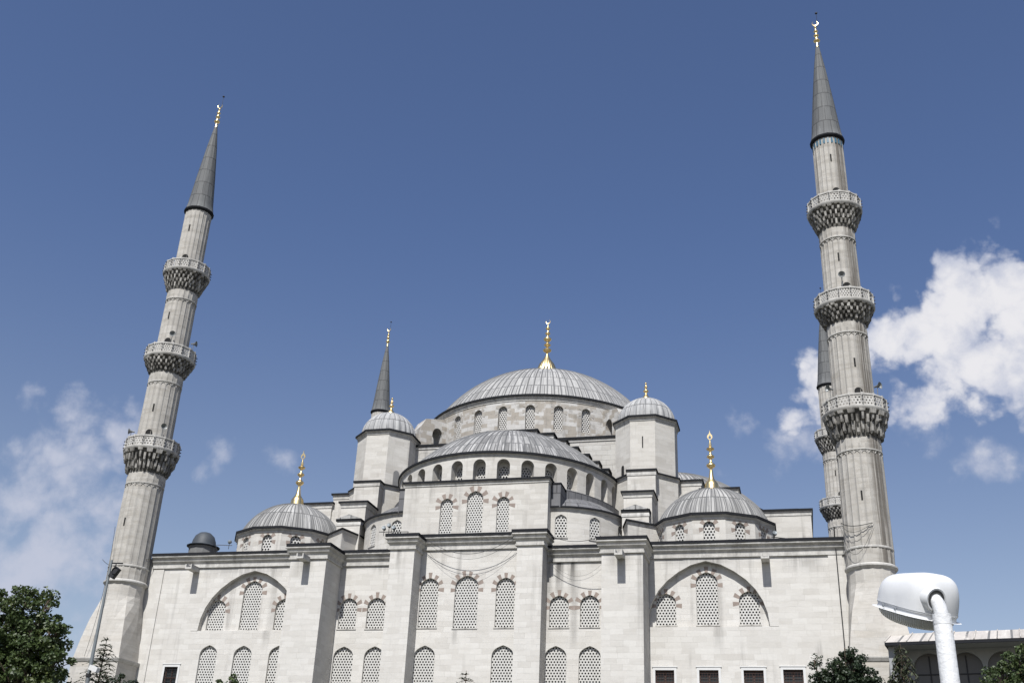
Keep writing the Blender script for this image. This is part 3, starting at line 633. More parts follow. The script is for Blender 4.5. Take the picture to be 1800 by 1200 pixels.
# --- square block under the drum, arch walls with stepped crowns
sq = MB(); sq.box(-12.9, 12.9, 13.0, 37.2, 24.3, 37.55)
sqo = sq.build('crossing_block', 'old_stone', mosque)
c = MB(); path = [(-12.9, 13.0), (12.9, 13.0), (12.9, 37.2), (-12.9, 37.2)]
c.sweep(path, [(0, 37.3), (.08, 37.35), (.08, 37.6)], True); c.sweep(path, [(0, 37.605), (.2, 37.605), (.2, 37.8), (-.9, 37.9)], True, 1)
c.box(-12.5, 12.5, 13.4, 36.8, 37.4, 37.88, 1); c.build('cornice', ['trim_stone', 'lead_edge'], sqo)
SEMI = (0., 11.8)
steps = [(0, 2.4, 38.3), (2.4, 4.0, 37.85), (4.0, 5.2, 37.15), (5.2, 6.3, 36.35), (6.3, 7.35, 35.6), (7.35, 8.3, 34.85), (8.3, 9.2, 34.1)]
for rz in (0, 90, -90):
    M = Matrix.Translation((*DC, 0)) @ Matrix.Rotation(R(rz), 4, 'Z') @ Matrix.Translation((-DC[0], -DC[1], 0)); mb = MB()
    for s in (-1, 1):
        for x0, x1, zt in steps:
            a, b = sorted((s*x0, s*x1)); mb.box(a, b, 11.75, 12.997, 30, zt-.12, 0, M)
            a, b = sorted((s*x0, s*(x1+.12))); mb.box(a, b, 11.6, 12.995, zt-.117, zt+.07, 1, M)
    mb.build('stepped_arch', ['old_stone', 'lead_edge'], mosque)
# --- half domes on arcaded drums (front one with windows, side ones plain)
SR = 10.05
sd = MB(); hs = []; sa = [-90+11.62*k for k in range(-7, 8)]
wt = 32.2
for a in sa: hs.append((shift(outline(.54, 2.25, .54, ROUND), R(a+90)*SR, 29.72), .75))
panel(sd, cyl(*SEMI, SR), rect(-PI/2*SR, PI/2*SR, 27.5, wt), hs, .75, grid=.42)
SRi = SR-.75; hs = [(shift(outline(.40, 1.85, .42), R(a+90)*SRi, 29.72), .1) for a in sa]
panel(sd, cyl(*SEMI, SRi), rect(-PI/2*SRi, PI/2*SRi, 29.6, wt), hs, .1, grid=.42)
hd = sd.build('half_dome_drum', 'upper_stone', mosque, 30)
for a in sa:
    A = R(a); add_window((SEMI[0]+SRi*math.cos(A), SEMI[1]+SRi*math.sin(A), 29.72), A+PI/2, .40, 1.85, .42, .1, .24, .085)
def half_trim(cx, cy, a0, a1, r, z, parent, o=.15, th=.2):
    c = MB(); P = circ(cx, cy, r, 60, a0, a1)
    c.sweep(P, [(0, z-.24), (.04, z-.22), (.04, z-.12), (o-.04, z-.05), (o, z-.03), (o, z)]); c.sweep(P, [(o-.10, z+.004), (o+.09, z+.004), (o+.09, z+th), (-.3, z+th+.12)], mat=1)
    return c.build('cornice', ['trim_stone', 'lead_edge'], parent, 40)
half_trim(*SEMI, -PI, 0, SR, 32.42, hd)
dome('half_dome', 'semi_lead', 9.75, 4.95, 32.55, *SEMI, 96, a0=-PI, a1=0, rings=18)
for s in (-1, 1):
    cx, cy = s*13.3, DC[1]; a0, a1 = (-PI/2, PI/2) if s > 0 else (PI/2, 3*PI/2)
    mb = MB(); mb.lathe([(SR, 24.3), (SR, 32.3)], 40, cx, cy, a0, a1); o = mb.build('half_dome_drum', 'upper_stone', mosque, 30)
    half_trim(cx, cy, a0, a1, SR, 32.33, o); dome('half_dome', 'semi_lead', 9.75, 4.95, 32.55, cx, cy, 96, a0=a0, a1=a1, rings=12)
# lead-clad kerb below the arcade of the front half dome
mb = MB(); mb.lathe([(10.45, 27.3), (10.45, 29.75), (10.05, 29.95)], 50, *SEMI, a0=-PI, a1=0, uvn=50)
for s in (-1, 1):
    a, b = sorted((s*6.2, s*6.95)); mb.box(a, b, 1.9, 3.6, 27.6, 29.55)
    a, b = sorted((s*6.15, s*7.0)); mb.box(a, b, 1.85, 5.2, 29.55, 29.68, 1)
mb.build('lead_kerb', ['roof_lead', 'lead_edge'], mosque)
# --- exedrae either side of the box
ER = 5.4
for s in (-1, 1):
    cx, cy = s*6.2, 7.5; mb = MB(); hs = []
    angs = [-81.7, -51.5, -19.5] if s > 0 else [-99.3, -129, -160]
    for a in angs: hs.append((shift(outline(.48, 1.86, .5), R(a+90)*ER, 25.22), .13))
    u0, u1 = (-.12*ER, 1.62*ER) if s > 0 else (-1.62*ER, .12*ER)
    panel(mb, cyl(cx, cy, ER), rect(u0, u1, 24.0, 27.5), hs, .13, grid=.35)
    ex = mb.build('exedra_wall', 'upper_stone', mosque, 30)
    for a in angs: A = R(a); add_window((cx+ER*math.cos(A), cy+ER*math.sin(A), 25.22), A+PI/2, .48, 1.86, .5, .13, .25, .085, sill=True)
    a0, a1 = (-PI/2-.15, .03) if s > 0 else (-PI-.03, -PI/2+.15)
    half_trim(cx, cy, a0, a1, ER, 27.6, ex, .15, .14)
    dome('half_dome', 'roof_lead', 5.3, 2.2, 27.65, cx, cy, 30, a0=a0, a1=a1, rings=8, ribw=.03, ribh=.03)
# --- corner domes
for s in (-1, 1):
    cx, cy = s*18.72, 6.8; Rw = 4.86; ap = Rw*math.cos(PI/12); side = 2*Rw*math.sin(PI/12); mb = MB()
    for k in range(12):
        a = -90+30*k; A = R(a)
        fn = lambda u, z, d, A=A: (cx+(ap+d)*math.cos(A)-u*math.sin(A), cy+(ap+d)*math.sin(A)+u*math.cos(A), z)
        front = -175 < (a if a < 180 else a-360) < -5 or a in (180,)
        panel(mb, fn, rect(-side/2, side/2, 24.0, 26.45), [(shift(outline(.44, 1.62, .48), 0, 24.55), .2)] if front else [], .2)
    dw = mb.build('corner_drum', 'upper_stone', mosque)
    for k in range(12):
        a = -90+30*k; A = R(a)
        if not (-175 < (a if a < 180 else a-360) < -5 or a in (180,)): continue
        add_window((cx+ap*math.cos(A), cy+ap*math.sin(A), 24.55), A+PI/2, .44, 1.62, .48, .2, .27, .092, red=(5, 'red_stone'), L=.38)
    c = MB(); P = circ(cx, cy, Rw, 12, R(-105), R(255))
    c.sweep(P, [(0, 26.25), (.06, 26.3), (.06, 26.42), (.22, 26.55), (.22, 26.6)], True); c.sweep(P, [(.1, 26.605), (.3, 26.605), (.3, 26.80), (-.4, 26.9)], True, 1)
    c.build('cornice', ['trim_stone', 'lead_edge'], dw)
    d = dome('dome', 'corner_lead', 4.62, 3.3, 26.8, cx, cy, 66, rings=16, ribw=.045, ribh=.045)
    finial(d, cx, cy, 30.5, [(.66, -.6), (.58, 0), (.55, .18), (.42, .36), (.26, .6), (.2, .85), (.15, 1.2), (.11, 1.5)]+bulb(1.82, .38, .3, .11)+bulb(2.6, .33, .22, .1)+[(.09, 3.0)]+bulb(3.28, .33, .2, .1)+[(.14, 3.6), (.06, 3.95), (.05, 4.1)], top=('leaf', .55))
# --- weight turrets on stepped piers
for s in (-1, 1):
    cx, cy = s*12.62, 12.25; off = R(22.5); Rt = 2.9; mb = MB()
    P8 = lambda r: circ(cx, cy, r, 8, off, off+2*PI)
    mb.sweep(P8(Rt), [(0, 32.7), (0, 38.0)], True); mb.sweep(P8(3.12), [(0, 24.3), (0, 32.55)], True)
    # little doorway facing the half dome
    A = R(-90-45*s); ap = Rt*math.cos(off); M = Matrix.Translation((cx+ap*math.cos(A), cy+ap*math.sin(A), 32.85)) @ Matrix.Rotation(A+PI/2, 4, 'Z')
    t = mb.build('turret', 'upper_stone', mosque)
    dd = MB(); o = outline(.30, 1.5, .30, ROUND) if s < 0 else outline(.20, 1.05, .2, ROUND); k = len(o)
    dd.add([M @ Vector((u+.35*s*0, -.02, z)) for u, z in o], [tuple(range(k))]); dd.build('doorway', 'sooty_wall' if s < 0 else 'dark_void', t)
    sl = MB()
    if s > 0: sl.box(-.05, .05, -ap-.012, -ap+.05, 35.2, 36.3, 0, Matrix.Translation((cx, cy, 0))); sl.build('slit_window', 'dark_void', t)
    c = MB(); c.sweep(P8(Rt), [(0, 37.75), (.06, 37.8), (.06, 37.95), (.2, 38.05), (.2, 38.1)], True); c.sweep(P8(Rt), [(.1, 38.104), (.27, 38.104), (.27, 38.28), (-.5, 38.4)], True, 1)
    c.build('cornice', ['trim_stone', 'lead_edge'], t); c = MB()
    c.sweep(P8(3.12), [(0, 32.3), (.05, 32.35), (.05, 32.5), (.14, 32.58), (.14, 32.62)], True); c.sweep(P8(3.12), [(0, 32.625), (.2, 32.625), (.2, 32.76), (-.4, 32.9)], True, 1)
    c.build('cornice', ['trim_stone', 'lead_edge'], t)
    d = dome('dome', 'turret_lead', 2.72, 2.65, 38.3, cx, cy, 26, rings=12, flute=.13)
    finial(d, cx, cy, 40.98, [(.5, -.3), (.42, 0), (.38, .12), (.22, .3), (.12, .5)]+bulb(.82, .25, .2, .08)+bulb(1.22, .17, .13, .06)+bulb(1.6, .11, .1, .04))
    # stepped piers in front
    def block(x0, x1, y0, y1, z0, z1, ov=.12, th=.16, nm='pier', gable=False, stn='upper_stone'):
        a, b = sorted((s*x0, s*x1)); mb = MB(); mb.box(a, b, y0, y1, z0, z1-th); p = mb.build(nm, stn, mosque)
        c = MB(); pth = [(a, y1), (a, y0), (b, y0), (b, y1)]
        c.sweep(pth, [(0, z1-th-.42), (.05, z1-th-.4), (.05, z1-th-.22), (ov-.03, z1-th-.06), (ov, z1-th-.003)]); c.sweep(pth, [(0, z1-th), (ov+.07, z1-th), (ov+.07, z1), (-.35, z1+.1)], mat=1)
        if gable:
            m_ = (a+b)/2; vs = [(a-.1, y0-.15, z1+.02), (m_, y0-.15, z1+.42), (b+.1, y0-.15, z1+.02), (a-.1, y1, z1+.02), (m_, y1, z1+.42), (b+.1, y1, z1+.02)]
            c.add(vs, [(0, 2, 1), (0, 1, 4, 3), (1, 2, 5, 4), (3, 4, 5)], 2)
        else: c.box(a+.25, b-.25, y0+.25, y1, z1-.05, z1+.085, 1)
        c.build('coping', ['trim_stone', 'lead_edge', 'dome_lead'], p); return p
    block(11.45, 13.88, 8.25, 10.2, 24.3, 32.76, .06)
    block(11.5, 13.86, 5.78, 8.24, 24.3, 30.0, .16)
    block(11.5, 13.7, 4.9, 5.77, 24.3, 28.1, .02, gable=True)
    pl = [(12.25, 3.0), (14.5, 4.9), (14.5, 8), (11.6, 8), (11.6, 5.3)]; pl = [(s*x, y) for x, y in pl]; pl = pl if s > 0 else pl[::-1]
    mb = MB(); mb.sweep(pl, [(0, 24.2), (0, 26.6)], True); mb.add([(x, y, 26.6) for x, y in pl], [tuple(range(5))]); p = mb.build('pier', 'upper_stone', mosque)
    c = MB(); c.sweep(pl, [(0, 26.35), (.05, 26.4), (.08, 26.6)], True); c.sweep(pl, [(0, 26.603), (.17, 26.603), (.17, 26.74), (-.25, 26.84)], True, 1); c.add([(x, y, 26.80) for x, y in pl], [tuple(range(5))], 1)
    a_, b_ = sorted((s*12.0, s*13.9)); c.add([(a_, 4.6, 26.85), ((a_+b_)/2, 4.6, 27.25), (b_, 4.6, 26.85), (a_, 5.0, 26.85), ((a_+b_)/2, 5.0, 27.25), (b_, 5.0, 26.85)], [(0, 2, 1), (0, 1, 4, 3), (1, 2, 5, 4)], 0)
    c.build('coping', ['trim_stone', 'lead_edge'], p)
    block(13.9, 17.45, 11.8, 18, 24.3, 32.8, .14)
    block(14, 20.6, 11.3, 11.79, 24.3, 31.62, .12) if False else block(17.46, 20.6, 11.6, 18, 24.3, 31.9, .14)
# long plain block on the north side and small lantern on the other corner
mb = MB(); mb.box(20.6, 26.62, 14, 24, 24.3, 30.3); p = mb.build('side_block', 'upper_stone', mosque)
c = MB(); pth = [(20.6, 24), (20.6, 14), (26.62, 14), (26.62, 24)]; c.sweep(pth, [(0, 29.9), (.05, 29.93), (.05, 30.15), (.14, 30.28), (.14, 30.32)]); c.sweep(pth, [(0, 30.325), (.2, 30.325), (.2, 30.5), (-1.2, 30.9)], mat=1); c.box(21.6, 25.6, 15, 24, 30.3, 30.88, 1)
c.build('coping', ['trim_stone', 'lead_edge'], p)
mb = MB(); mb.lathe([(1.22, 24.2), (1.22, 25.75), (1.3, 25.8), (1.3, 25.9)], 12, -26.45, 5); la = mb.build('lantern', 'sooty_wall', mosque)
mb = MB(); mb.lathe([(1.42, 25.92), (1.48, 26.0), (1.1, 26.15), (1.03, 26.5), (.85, 26.95), (.5, 27.25), (.03, 27.38)], 16, -26.45, 5, uvn=16); mb.build('cap', 'dark_cap', la, 40)

# ================================================================== minarets
def make_minaret():
    root = thing('minaret', 'minaret', 'minaret')
    NR = 20
    def shaft(prof):
        mb = MB(); mb.lathe(prof, NR*4, rf=lambda i, a, k: (.05 if i % 4 == 0 else (-.015 if i % 4 in (1, 3) else 0)) if 0 < k < len(prof)-1 else 0)
        n = NR*4; mb.m = [1 if (i % n) % 4 == 3 and 0 < i//n < len(prof)-2 else 0 for i in range(len(mb.f))]
        return mb.build('shaft', ['minaret_stone', 'groove_dirt'], root, 30)
    # square base, pyramid transition, round lower drum
    b = MB(); b.box(-2.15, 2.15, -2.15, 2.15, 0, 15.1); bo = b.build('base', 'base_stone', root)
    c = MB(); sqp = [(-2.15, -2.15), (2.15, -2.15), (2.15, 2.15), (-2.15, 2.15)]; c.sweep(sqp, [(0, 14.82), (.06, 14.86), (.16, 15.07), (.16, 15.15), (-.3, 15.27)], True); c.build('moulding', 'trim_stone', bo)
    t = MB(); n = 16; vs = []; fs = []
    def sqr(a, h):
        cx, sx = math.cos(a), math.sin(a); k = h/max(abs(cx), abs(sx)); return (cx*k, sx*k)
    for z, w, hh, r in ((15.2, 0, 2.1, 0), (16.7, .12, 2.0, 1.75), (18.3, .42, 1.95, 1.72), (19.7, .82, 1.85, 1.68), (20.3, 1, 1.8, 1.66), (21.35, 1, 1.8, 1.66)):
        for i in range(n):
            a = 2*PI*i/n+PI/n*0; p = sqr(a, hh); q = (r*math.cos(a), r*math.sin(a)); vs.append((p[0]*(1-w)+q[0]*w, p[1]*(1-w)+q[1]*w, z))
    for k in range(5):
        for i in range(n): j = (i+1) % n; fs.append((k*n+i, k*n+j, k*n+n+j, k*n+n+i))
    t.add(vs, fs); t.build('transition', 'base_stone', root)
    m = MB(); m.lathe([(1.66, 21.3), (1.72, 21.36), (1.83, 21.48), (1.83, 21.58), (1.7, 21.7)], 40); m.lathe([(1.66, 22.75), (1.71, 22.8), (1.71, 22.9), (1.66, 22.95)], 40); m.build('moulding', 'trim_stone', root, 40)
    shaft([(1.66, 21.7), (1.64, 22.85), (1.635, 23.5), (1.6, 30.3), (1.62, 30.6), (1.62, 31.3)])
    shaft([(1.5, 33.4), (1.5, 33.6), (1.47, 39.9), (1.5, 40.2), (1.5, 41)])
    shaft([(1.4, 42.5), (1.39, 42.7), (1.36, 48.6), (1.4, 48.9), (1.4, 49.8)])
    shaft([(1.25, 51.5), (1.24, 51.7), (1.22, 57.9), (1.24, 58.2), (1.24, 58.7)])
    for zt, Rr, r0, zb, zf, rin, ps in ((34.3, 2.40, 1.60, 31.1, 33.3, 1.5, .26), (43.4, 2.30, 1.48, 40.75, 42.42, 1.4, .2), (52.42, 2.18, 1.40, 49.45, 51.48, 1.25, .24)):
        mb = MB(); n = 18 if zt < 40 else 28; zu = zf-.2; hh = zu-zb; dR = Rr-.06-r0
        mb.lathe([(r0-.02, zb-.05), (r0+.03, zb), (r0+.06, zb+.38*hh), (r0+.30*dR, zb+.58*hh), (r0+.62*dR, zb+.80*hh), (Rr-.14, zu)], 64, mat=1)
        rnd = random.Random(int(zt))
        def tooth(ang, r_in, r_out, w, z0_, z1_, drop, tip):
            M = Matrix.Rotation(ang, 4, 'Z'); w2 = w*.86
            vs = [(r_in, -w, z1_), (r_out, -w, z1_), (r_out, w, z1_), (r_in, w, z1_), (r_in, -w2, z0_), (r_out-.05, -w2, z0_), (r_out-.05, w2, z0_), (r_in, w2, z0_)]
            vs += [(r_in+.02, -tip, z0_-drop), (r_in+.02+2*tip, -tip, z0_-drop), (r_in+.02+2*tip, tip, z0_-drop), (r_in+.02, tip, z0_-drop)]
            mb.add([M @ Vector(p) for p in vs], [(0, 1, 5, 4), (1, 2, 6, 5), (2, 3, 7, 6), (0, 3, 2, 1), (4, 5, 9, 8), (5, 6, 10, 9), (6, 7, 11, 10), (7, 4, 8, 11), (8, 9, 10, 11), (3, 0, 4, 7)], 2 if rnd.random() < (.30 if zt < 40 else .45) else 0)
        rows = ((1.0, .84, .0, .62, .02), (.88, .58, .0, .24, .06), (.80, .50, .5, .30, .12), (.55, .22, .0, .34, .10), (.46, .10, .5, .34, .08)) if zt < 40 else ((1.0, .88, .0, .72, .03), (.88, .70, .5, .46, .08), (.72, .50, .0, .42, .10), (.54, .32, .5, .50, .10), (.36, .12, .0, .48, .06))
        for t1, t0, off, wf, dp in rows:
            for i in range(n):
                ra = r0+.05+dR*t1**1.15; ri = max(r0-.02, ra-.30); a = 2*PI*(i+off+rnd.uniform(-.07, .07))/n; w = PI*ra/n*wf*rnd.uniform(.75, 1.12)
                tooth(a, ri, ra*rnd.uniform(.985, 1.01), w, zb+hh*(t0+rnd.uniform(-.05, .05))+.04, zb+hh*t1, hh*dp*rnd.uniform(.6, 1.4), .03)
        ba = mb.build('balcony', ['corbel_stone', 'soot_shade_stone', 'dirty_corbel'], root)
        mb = MB(); mb.lathe([(Rr-.35, zf-.24), (Rr-.04, zf-.22), (Rr+.05, zf-.1), (Rr+.05, zf), (Rr-.25, zf+.01), (rin-.1, zf+.02)], 48); mb.build('ledge', 'trim_stone', ba, 40)
        # pierced balustrade
        mb = MB(); N16 = 16; P = circ(0, 0, Rr-.06, N16, R(-90-11.25), R(270-11.25)); H = zt-zf
        mb.sweep(P, [(-.07, zt-.12), (.05, zt-.12), (.05, zt), (-.07, zt), (-.07, zt-.12)], True); mb.sweep(P, [(-.06, zf), (.04, zf), (.04, zf+.12), (-.06, zf+.12)], True)
        for x, y in P:
            a = math.atan2(y, x); mb.box(-.06, .06, -.075, .075, zf, zt+.05, 0, Matrix.Translation((x, y, 0)) @ Matrix.Rotation(a, 4, 'Z'))
        for x, y in P:
            a = math.atan2(y, x)
            for q in (.12, .42, .72): mb.box(.05, .17, -.035, .035, zf+q*H, zf+q*H+.08, 1, Matrix.Translation((x, y, 0)) @ Matrix.Rotation(a, 4, 'Z'))
        bl = mb.build('balustrade', ['trim_stone', 'black_iron'], ba)
        sd_ = 2*(Rr-.06)*math.sin(PI/N16); apo = (Rr-.06)*math.cos(PI/N16)
        gmesh = grille_mesh(sd_/2-.05, H-.22, .1, None, ps, ps*.30, 'trim_stone')
        g = MB(); base = [tuple(v.co) for v in gmesh.vertices]; ff = [tuple(p.vertices) for p in gmesh.polygons]
        for i in range(N16):
            A = R(-90+22.5*i); M = Matrix.Translation((apo*math.cos(A), apo*math.sin(A), zf+.12)) @ Matrix.Rotation(A+PI/2, 4, 'Z')
            g.add([M @ Vector(p) for p in base], ff)
        me2 = g.mesh('balustrade', ['trim_stone'])
        bm = bmesh.new(); bm.from_mesh(bl.data); bm.from_mesh(me2); bm.to_mesh(bl.data); bm.free()
        d = MB(); o = outline(.30, 1.78, .3, ROUND); Rb = rin+.02
        fn = cyl(0, 0, Rb); d.add([fn(u, z+zf, .03) for u, z in o], [tuple(range(len(o)))])
        d.build('doorway', 'dark_void', ba, rotz=R(12))
    for r, z in ((1.62, 30.15), (1.50, 39.85), (1.40, 48.5)):
        m = MB(); m.lathe([(r-.03, z-.06), (r+.055, z-.04), (r+.055, z+.04), (r-.03, z+.06)], 40)
        for i in range(20): a = 2*PI*(i+.5)/20; m.lathe([(.16, -.03), (.19, 0), (.16, .03)], 8, a0=0, a1=PI, M=Matrix.Rotation(a, 4, 'Z') @ Matrix.Translation((r+.0, 0, z-.3)) @ Matrix.Rotation(PI/2, 4, 'Z') @ Matrix.Rotation(PI/2, 4, 'X'))
        m.build('arcade_band', 'trim_stone', root, 40)
    for az, r, z in ((-98, 1.66, 26.6), (-80, 1.53, 37.2), (-95, 1.42, 46.6), (-86, 1.27, 56.3)):
        m = MB(); m.box(r-.1, r-.004, -.06, .06, z-.35, z+.35, 0, Matrix.Rotation(R(az), 4, 'Z')); m.build('slit_window', 'dark_void', root)
    c = MB(); n = 24
    c.lathe([(1.25, 58.45), (1.36, 58.5), (1.44, 58.62), (1.44, 58.74)], 48, mat=1); c.lathe([(1.44, 58.74), (1.36, 58.86), (1.22, 59.6), (.9, 62.9), (.5, 66.6), (.14, 69.3)], n*2, rf=lambda i, a, k: .02 if i % 4 == 0 else 0, uvn=12)
    co = c.build('spire', ['spire_lead', 'lead_edge'], root, 25)
    finial(co, 0, 0, 69.25, [(.17, 0), (.14, .2), (.12, .45)]+bulb(.75, .30, .2, .12)+[(.12, 1.05)]+bulb(1.35, .24, .17, .1)+bulb(1.85, .2, .15, .08)+bulb(2.3, .13, .1, .05)+[(.04, 2.5), (.04, 2.55)], top=('crescent', .26, .05))
    r = MB(); r.tube([(.2, 0, 71.6), (.2, 0, 73.15)], .018, 5); r.lathe([(.01, 73.1), (.12, 73.2), (.12, 73.26), (.01, 73.36)], 10, .2, 0); r.build('lightning_rod', 'black_iron', co)
    return root
ml = make_minaret(); ml.location = (-30.31, .16, 0)
ml['label'] = 'nearer left minaret with three balconies rising from a sloped base beside a floodlight pole'; ml['group'] = 'minarets of the mosque'
mr = copy_tree(ml); mr.location = (30.22, -.13, 0); mr['label'] = 'tallest minaret in view at right with blue tile band and dark run-off streaks'
for ch in mr.children:
    if ch.name.startswith('shaft') and ch.location.z == 0:
        for i, nm in enumerate(('minaret_stone_runoff', 'groove_dirt_runoff')): ch.material_slots[i].link = 'OBJECT'; ch.material_slots[i].material = MATS[nm]
tb = MB()
for i in range(24):
    M = Matrix.Rotation(2*PI*i/24, 4, 'Z'); tb.box(1.235, 1.275, -.085, .07, 57.85, 58.35, 0, M)
tb.build('tile_band', 'blue_tile', mr)
fl = copy_tree(ml); fl.location = (-30.9, 53.5, 0); fl['label'] = 'far minaret of which only a dark spire shows above the left domed turret'
fr = copy_tree(ml); fr.location = (30.75, 53.5, 0); fr['label'] = 'far minaret half hidden behind the tall right minaret'

# ================================================================== porch building at right
pb = thing('porch_building', 'low arcaded annex with pale lead roof and glazed arches in shade, at far right', 'building', (30.3, -5.9, 0), R(-10.2))
PL = 40.; ZE = 15.2
rfm = MB(); vs = [(-.1, -.1, ZE+.14), (PL, -.1, ZE+.14), (PL, 5.6, ZE+1.75), (-.1, 4.6, ZE+1.45)]
k = 30; fs = []; V = []; UVs = []
for i in range(k+1):
    x = -.1+(PL+.1)*i/k
    V += [(x, -.1, ZE+.2), (x, 5.2, ZE+1.72)]
for i in range(k): fs.append((2*i, 2*i+2, 2*i+3, 2*i+1)); UVs.append([(i, .2), (i+1, .2), (i+1, 3.6), (i, 3.6)])
rfm.add(V, fs, 0, UVs)
for i in range(0, k+1): x = -.1+(PL+.1)*i/k; rfm.tube([(x, -.12, ZE+.23), (x, 5.2, ZE+1.75)], .045, 5)
rfm.box(-.1, PL, -.14, -.02, ZE, ZE+.19, 1); rfm.box(-.1, -.0, -.02, 5.2, ZE, ZE+.15, 1)
rfm.add([(-.05, -.02, ZE+.05), (PL, -.02, ZE+.05), (PL, 5.2, ZE+.05), (-.05, 5.2, ZE+.05)], [(3, 2, 1, 0)], 2)
rfm.build('roof', ['porch_lead', 'lead_edge', 'porch_wall'], pb)
wm = MB(); YW = 2.0; arches = [2.3+2.22*i+.0 for i in range(16)]
hol = [(shift(outline(.98, 12.82, .98, ROUND), a, 2.2), .35) for a in arches]
panel(wm, flat(YW), rect(.02, PL-.5, 0, ZE+.04), hol, .35)
wm.box(.02, .4, YW+.01, 5.2, 0, ZE+.04); wm.box(.1, PL-.5, 5.0, 5.2, 0, ZE+1.2); wm.box(.021, .4, .4, YW-.003, 0, ZE+.03)
wm.build('wall', 'porch_wall', pb)
for a in arches[:10]:
    g = MB(); o = clean(outline(.98, 12.82, .98, ROUND)); g.add([(u, 0, z) for u, z in o], [tuple(range(len(o)))]); g.box(-.04, .04, -.06, -.004, 0, 12.65, 1)
    for z in (10.5, 11.5): g.box(-.97, .97, -.055, -.003, z-.035, z+.035, 1)
    g.build('window', ['porch_glass', 'black_iron'], pb, loc=(a, YW+.3, 2.2))

# ================================================================== loudspeakers, floodlights, cables
def horn(pos, az, label):
    mb = MB(); M = Matrix.Rotation(R(az), 4, 'Z') @ Matrix.Rotation(PI/2, 4, 'Y')
    mb.lathe([(.03, -.28), (.07, -.26), (.07, -.1), (.10, 0), (.17, .16), (.27, .24), (.28, .25), (.24, .22), (.1, .05), (.02, 0)], 14, M=M)
    mb.tube([(0, 0, 0), (-.02, 0, -.45), (-.05*math.cos(R(az)), -.05*math.sin(R(az)), -.9)], .03, 6)
    return tag(mb.build('loudspeaker', 'horn_grey', None, 40, loc=pos), label, 'loudspeaker', 'horn loudspeakers on the minarets')
def on(c, r, az, z): return (c[0]+r*math.cos(R(az)), c[1]+r*math.sin(R(az)), z)
Lc, Rc = (-30.31, .16), (30.22, -.13)
horn(on(Lc, 1.9, -62, 44.35), -62, 'grey horn loudspeaker above the middle balcony of the left minaret, at its front')
horn(on(Lc, 2.0, 10, 44.25), 10, 'grey horn loudspeaker sticking out right above the left minaret middle balcony')
horn(on(Lc, 2.1, 205, 35.2), 205, 'grey horn loudspeaker sticking out left above the left minaret lowest balcony')
horn(on(Lc, 2.0, -40, 35.3), -40, 'grey horn loudspeaker right of the doorway on the left minaret lowest balcony')
horn(on(Rc, 1.9, -92, 44.55), -92, 'grey horn loudspeaker on the right minaret middle balcony')
horn(on(Rc, 2.1, -145, 35.2), -145, 'grey horn loudspeaker left of the doorway on the right minaret lowest balcony')
horn(on(Rc, 2.1, -35, 35.2), -35, 'grey horn loudspeaker right of the doorway on the right minaret lowest balcony')
def floodlight(pos, rz, label, n=1):
    t = thing('floodlight', label, 'floodlight', pos, R(rz), 'floodlights on the roof')
    s = MB()
    for i in range(n):
        h = MB(); M = Matrix.Translation((i*.42-.2*(n-1), 0, .62+.2*(i % 2))) @ Matrix.Rotation(R(-25), 4, 'X')
        h.lathe([(.04, -.16), (.12, -.13), (.15, .0), (.18, .12), (.18, .15), (.14, .13), (.02, .11)], 12, M=M @ Matrix.Rotation(R(90), 4, 'X')); h.build('lamp_head', 'galvanised', t, 40)
        s.tube([(i*.42-.2*(n-1), 0, 0), (i*.42-.2*(n-1), 0, .6+.2*(i % 2))], .025, 6)
    s.tube([(-.27*n, 0, .35), (.27*n+.9, 0, .30)], .03, 6); s.tube([(.27*n+.9, 0, .3), (.27*n+.55, 0, -.5)], .025, 6)
    s.build('bracket', 'black_iron', t)
    return t
floodlight((-6.75, -.3, 25.0), 0, 'cluster of small floodlights on the ledge beside the tall central block', 3)
floodlight((-23.0, 3.4, 25.3), 200, 'floodlight bracket at the left edge of the left corner dome')
floodlight((23.6, 3.2, 24.7), 20, 'floodlight at the right edge of the right corner dome drum')
rnd = random.Random(5)
def cable(a, b, sag, r, label, n=24, side=(0, 0, 0)):
    a, b = Vector(a), Vector(b); pts = []
    for i in range(n+1):
        t = i/n; k = 4*t*(1-t); pts.append(a.lerp(b, t)+Vector((side[0]*k, side[1]*k, -sag*k)))
    mb = MB(); mb.tube(pts, r, 5)
    return tag(mb.build('cable', 'cable_black'), label, 'cable', 'cables slung over the facade')
cable((-3.85, .12, 24.95), (3.75, .12, 24.85), 1.42, .02, 'heavy black cable slung in a curve under the cornice between the two central buttresses')
cable((-3.9, .2, 24.8), (3.7, .2, 24.6), 1.62, .012, 'thin cable slung just below the heavy one between the two central buttresses')
cable((-3.6, .75, 24.0), (3.6, .75, 24.1), 2.3, .007, 'hair-thin wire hanging lowest across the top of the central bay')
cable((6.4, -1.0, 24.7), (10.9, -1.6, 24.15), .55, .022, 'cable drooping from the central buttress over the roof edge at its right')
cable((6.5, .8, 23.0), (10.9, .8, 23.0), 1.3, .007, 'hair-thin wire hanging over the streaked bay right of centre')
cable((28.45, -.35, 25.0), (30.5, -1.86, 24.5), .45, .028, 'bundle of cables looping over the foot of the right minaret', side=(-.35, -.75, 0))
cable((28.45, -.35, 24.9), (30.55, -1.86, 24.5), .85, .016, 'thin cable in a second loop at the foot of the right minaret', side=(-.35, -.75, 0))
cable((28.45, -.3, 24.5), (30.6, -1.86, 24.4), 2.2, .013, 'slack cable drooping lowest over the foot of the right minaret', side=(-.35, -.75, 0))
mb = MB(); mb.tube([(27.95, .3, 24.9), (27.95, .85, 24.3), (27.95, .83, 20), (28.02, .83, 0)], .04, 6); tag(mb.build('downpipe', 'black_iron'), 'thin dark pipe running down the right end of the facade', 'pipe')
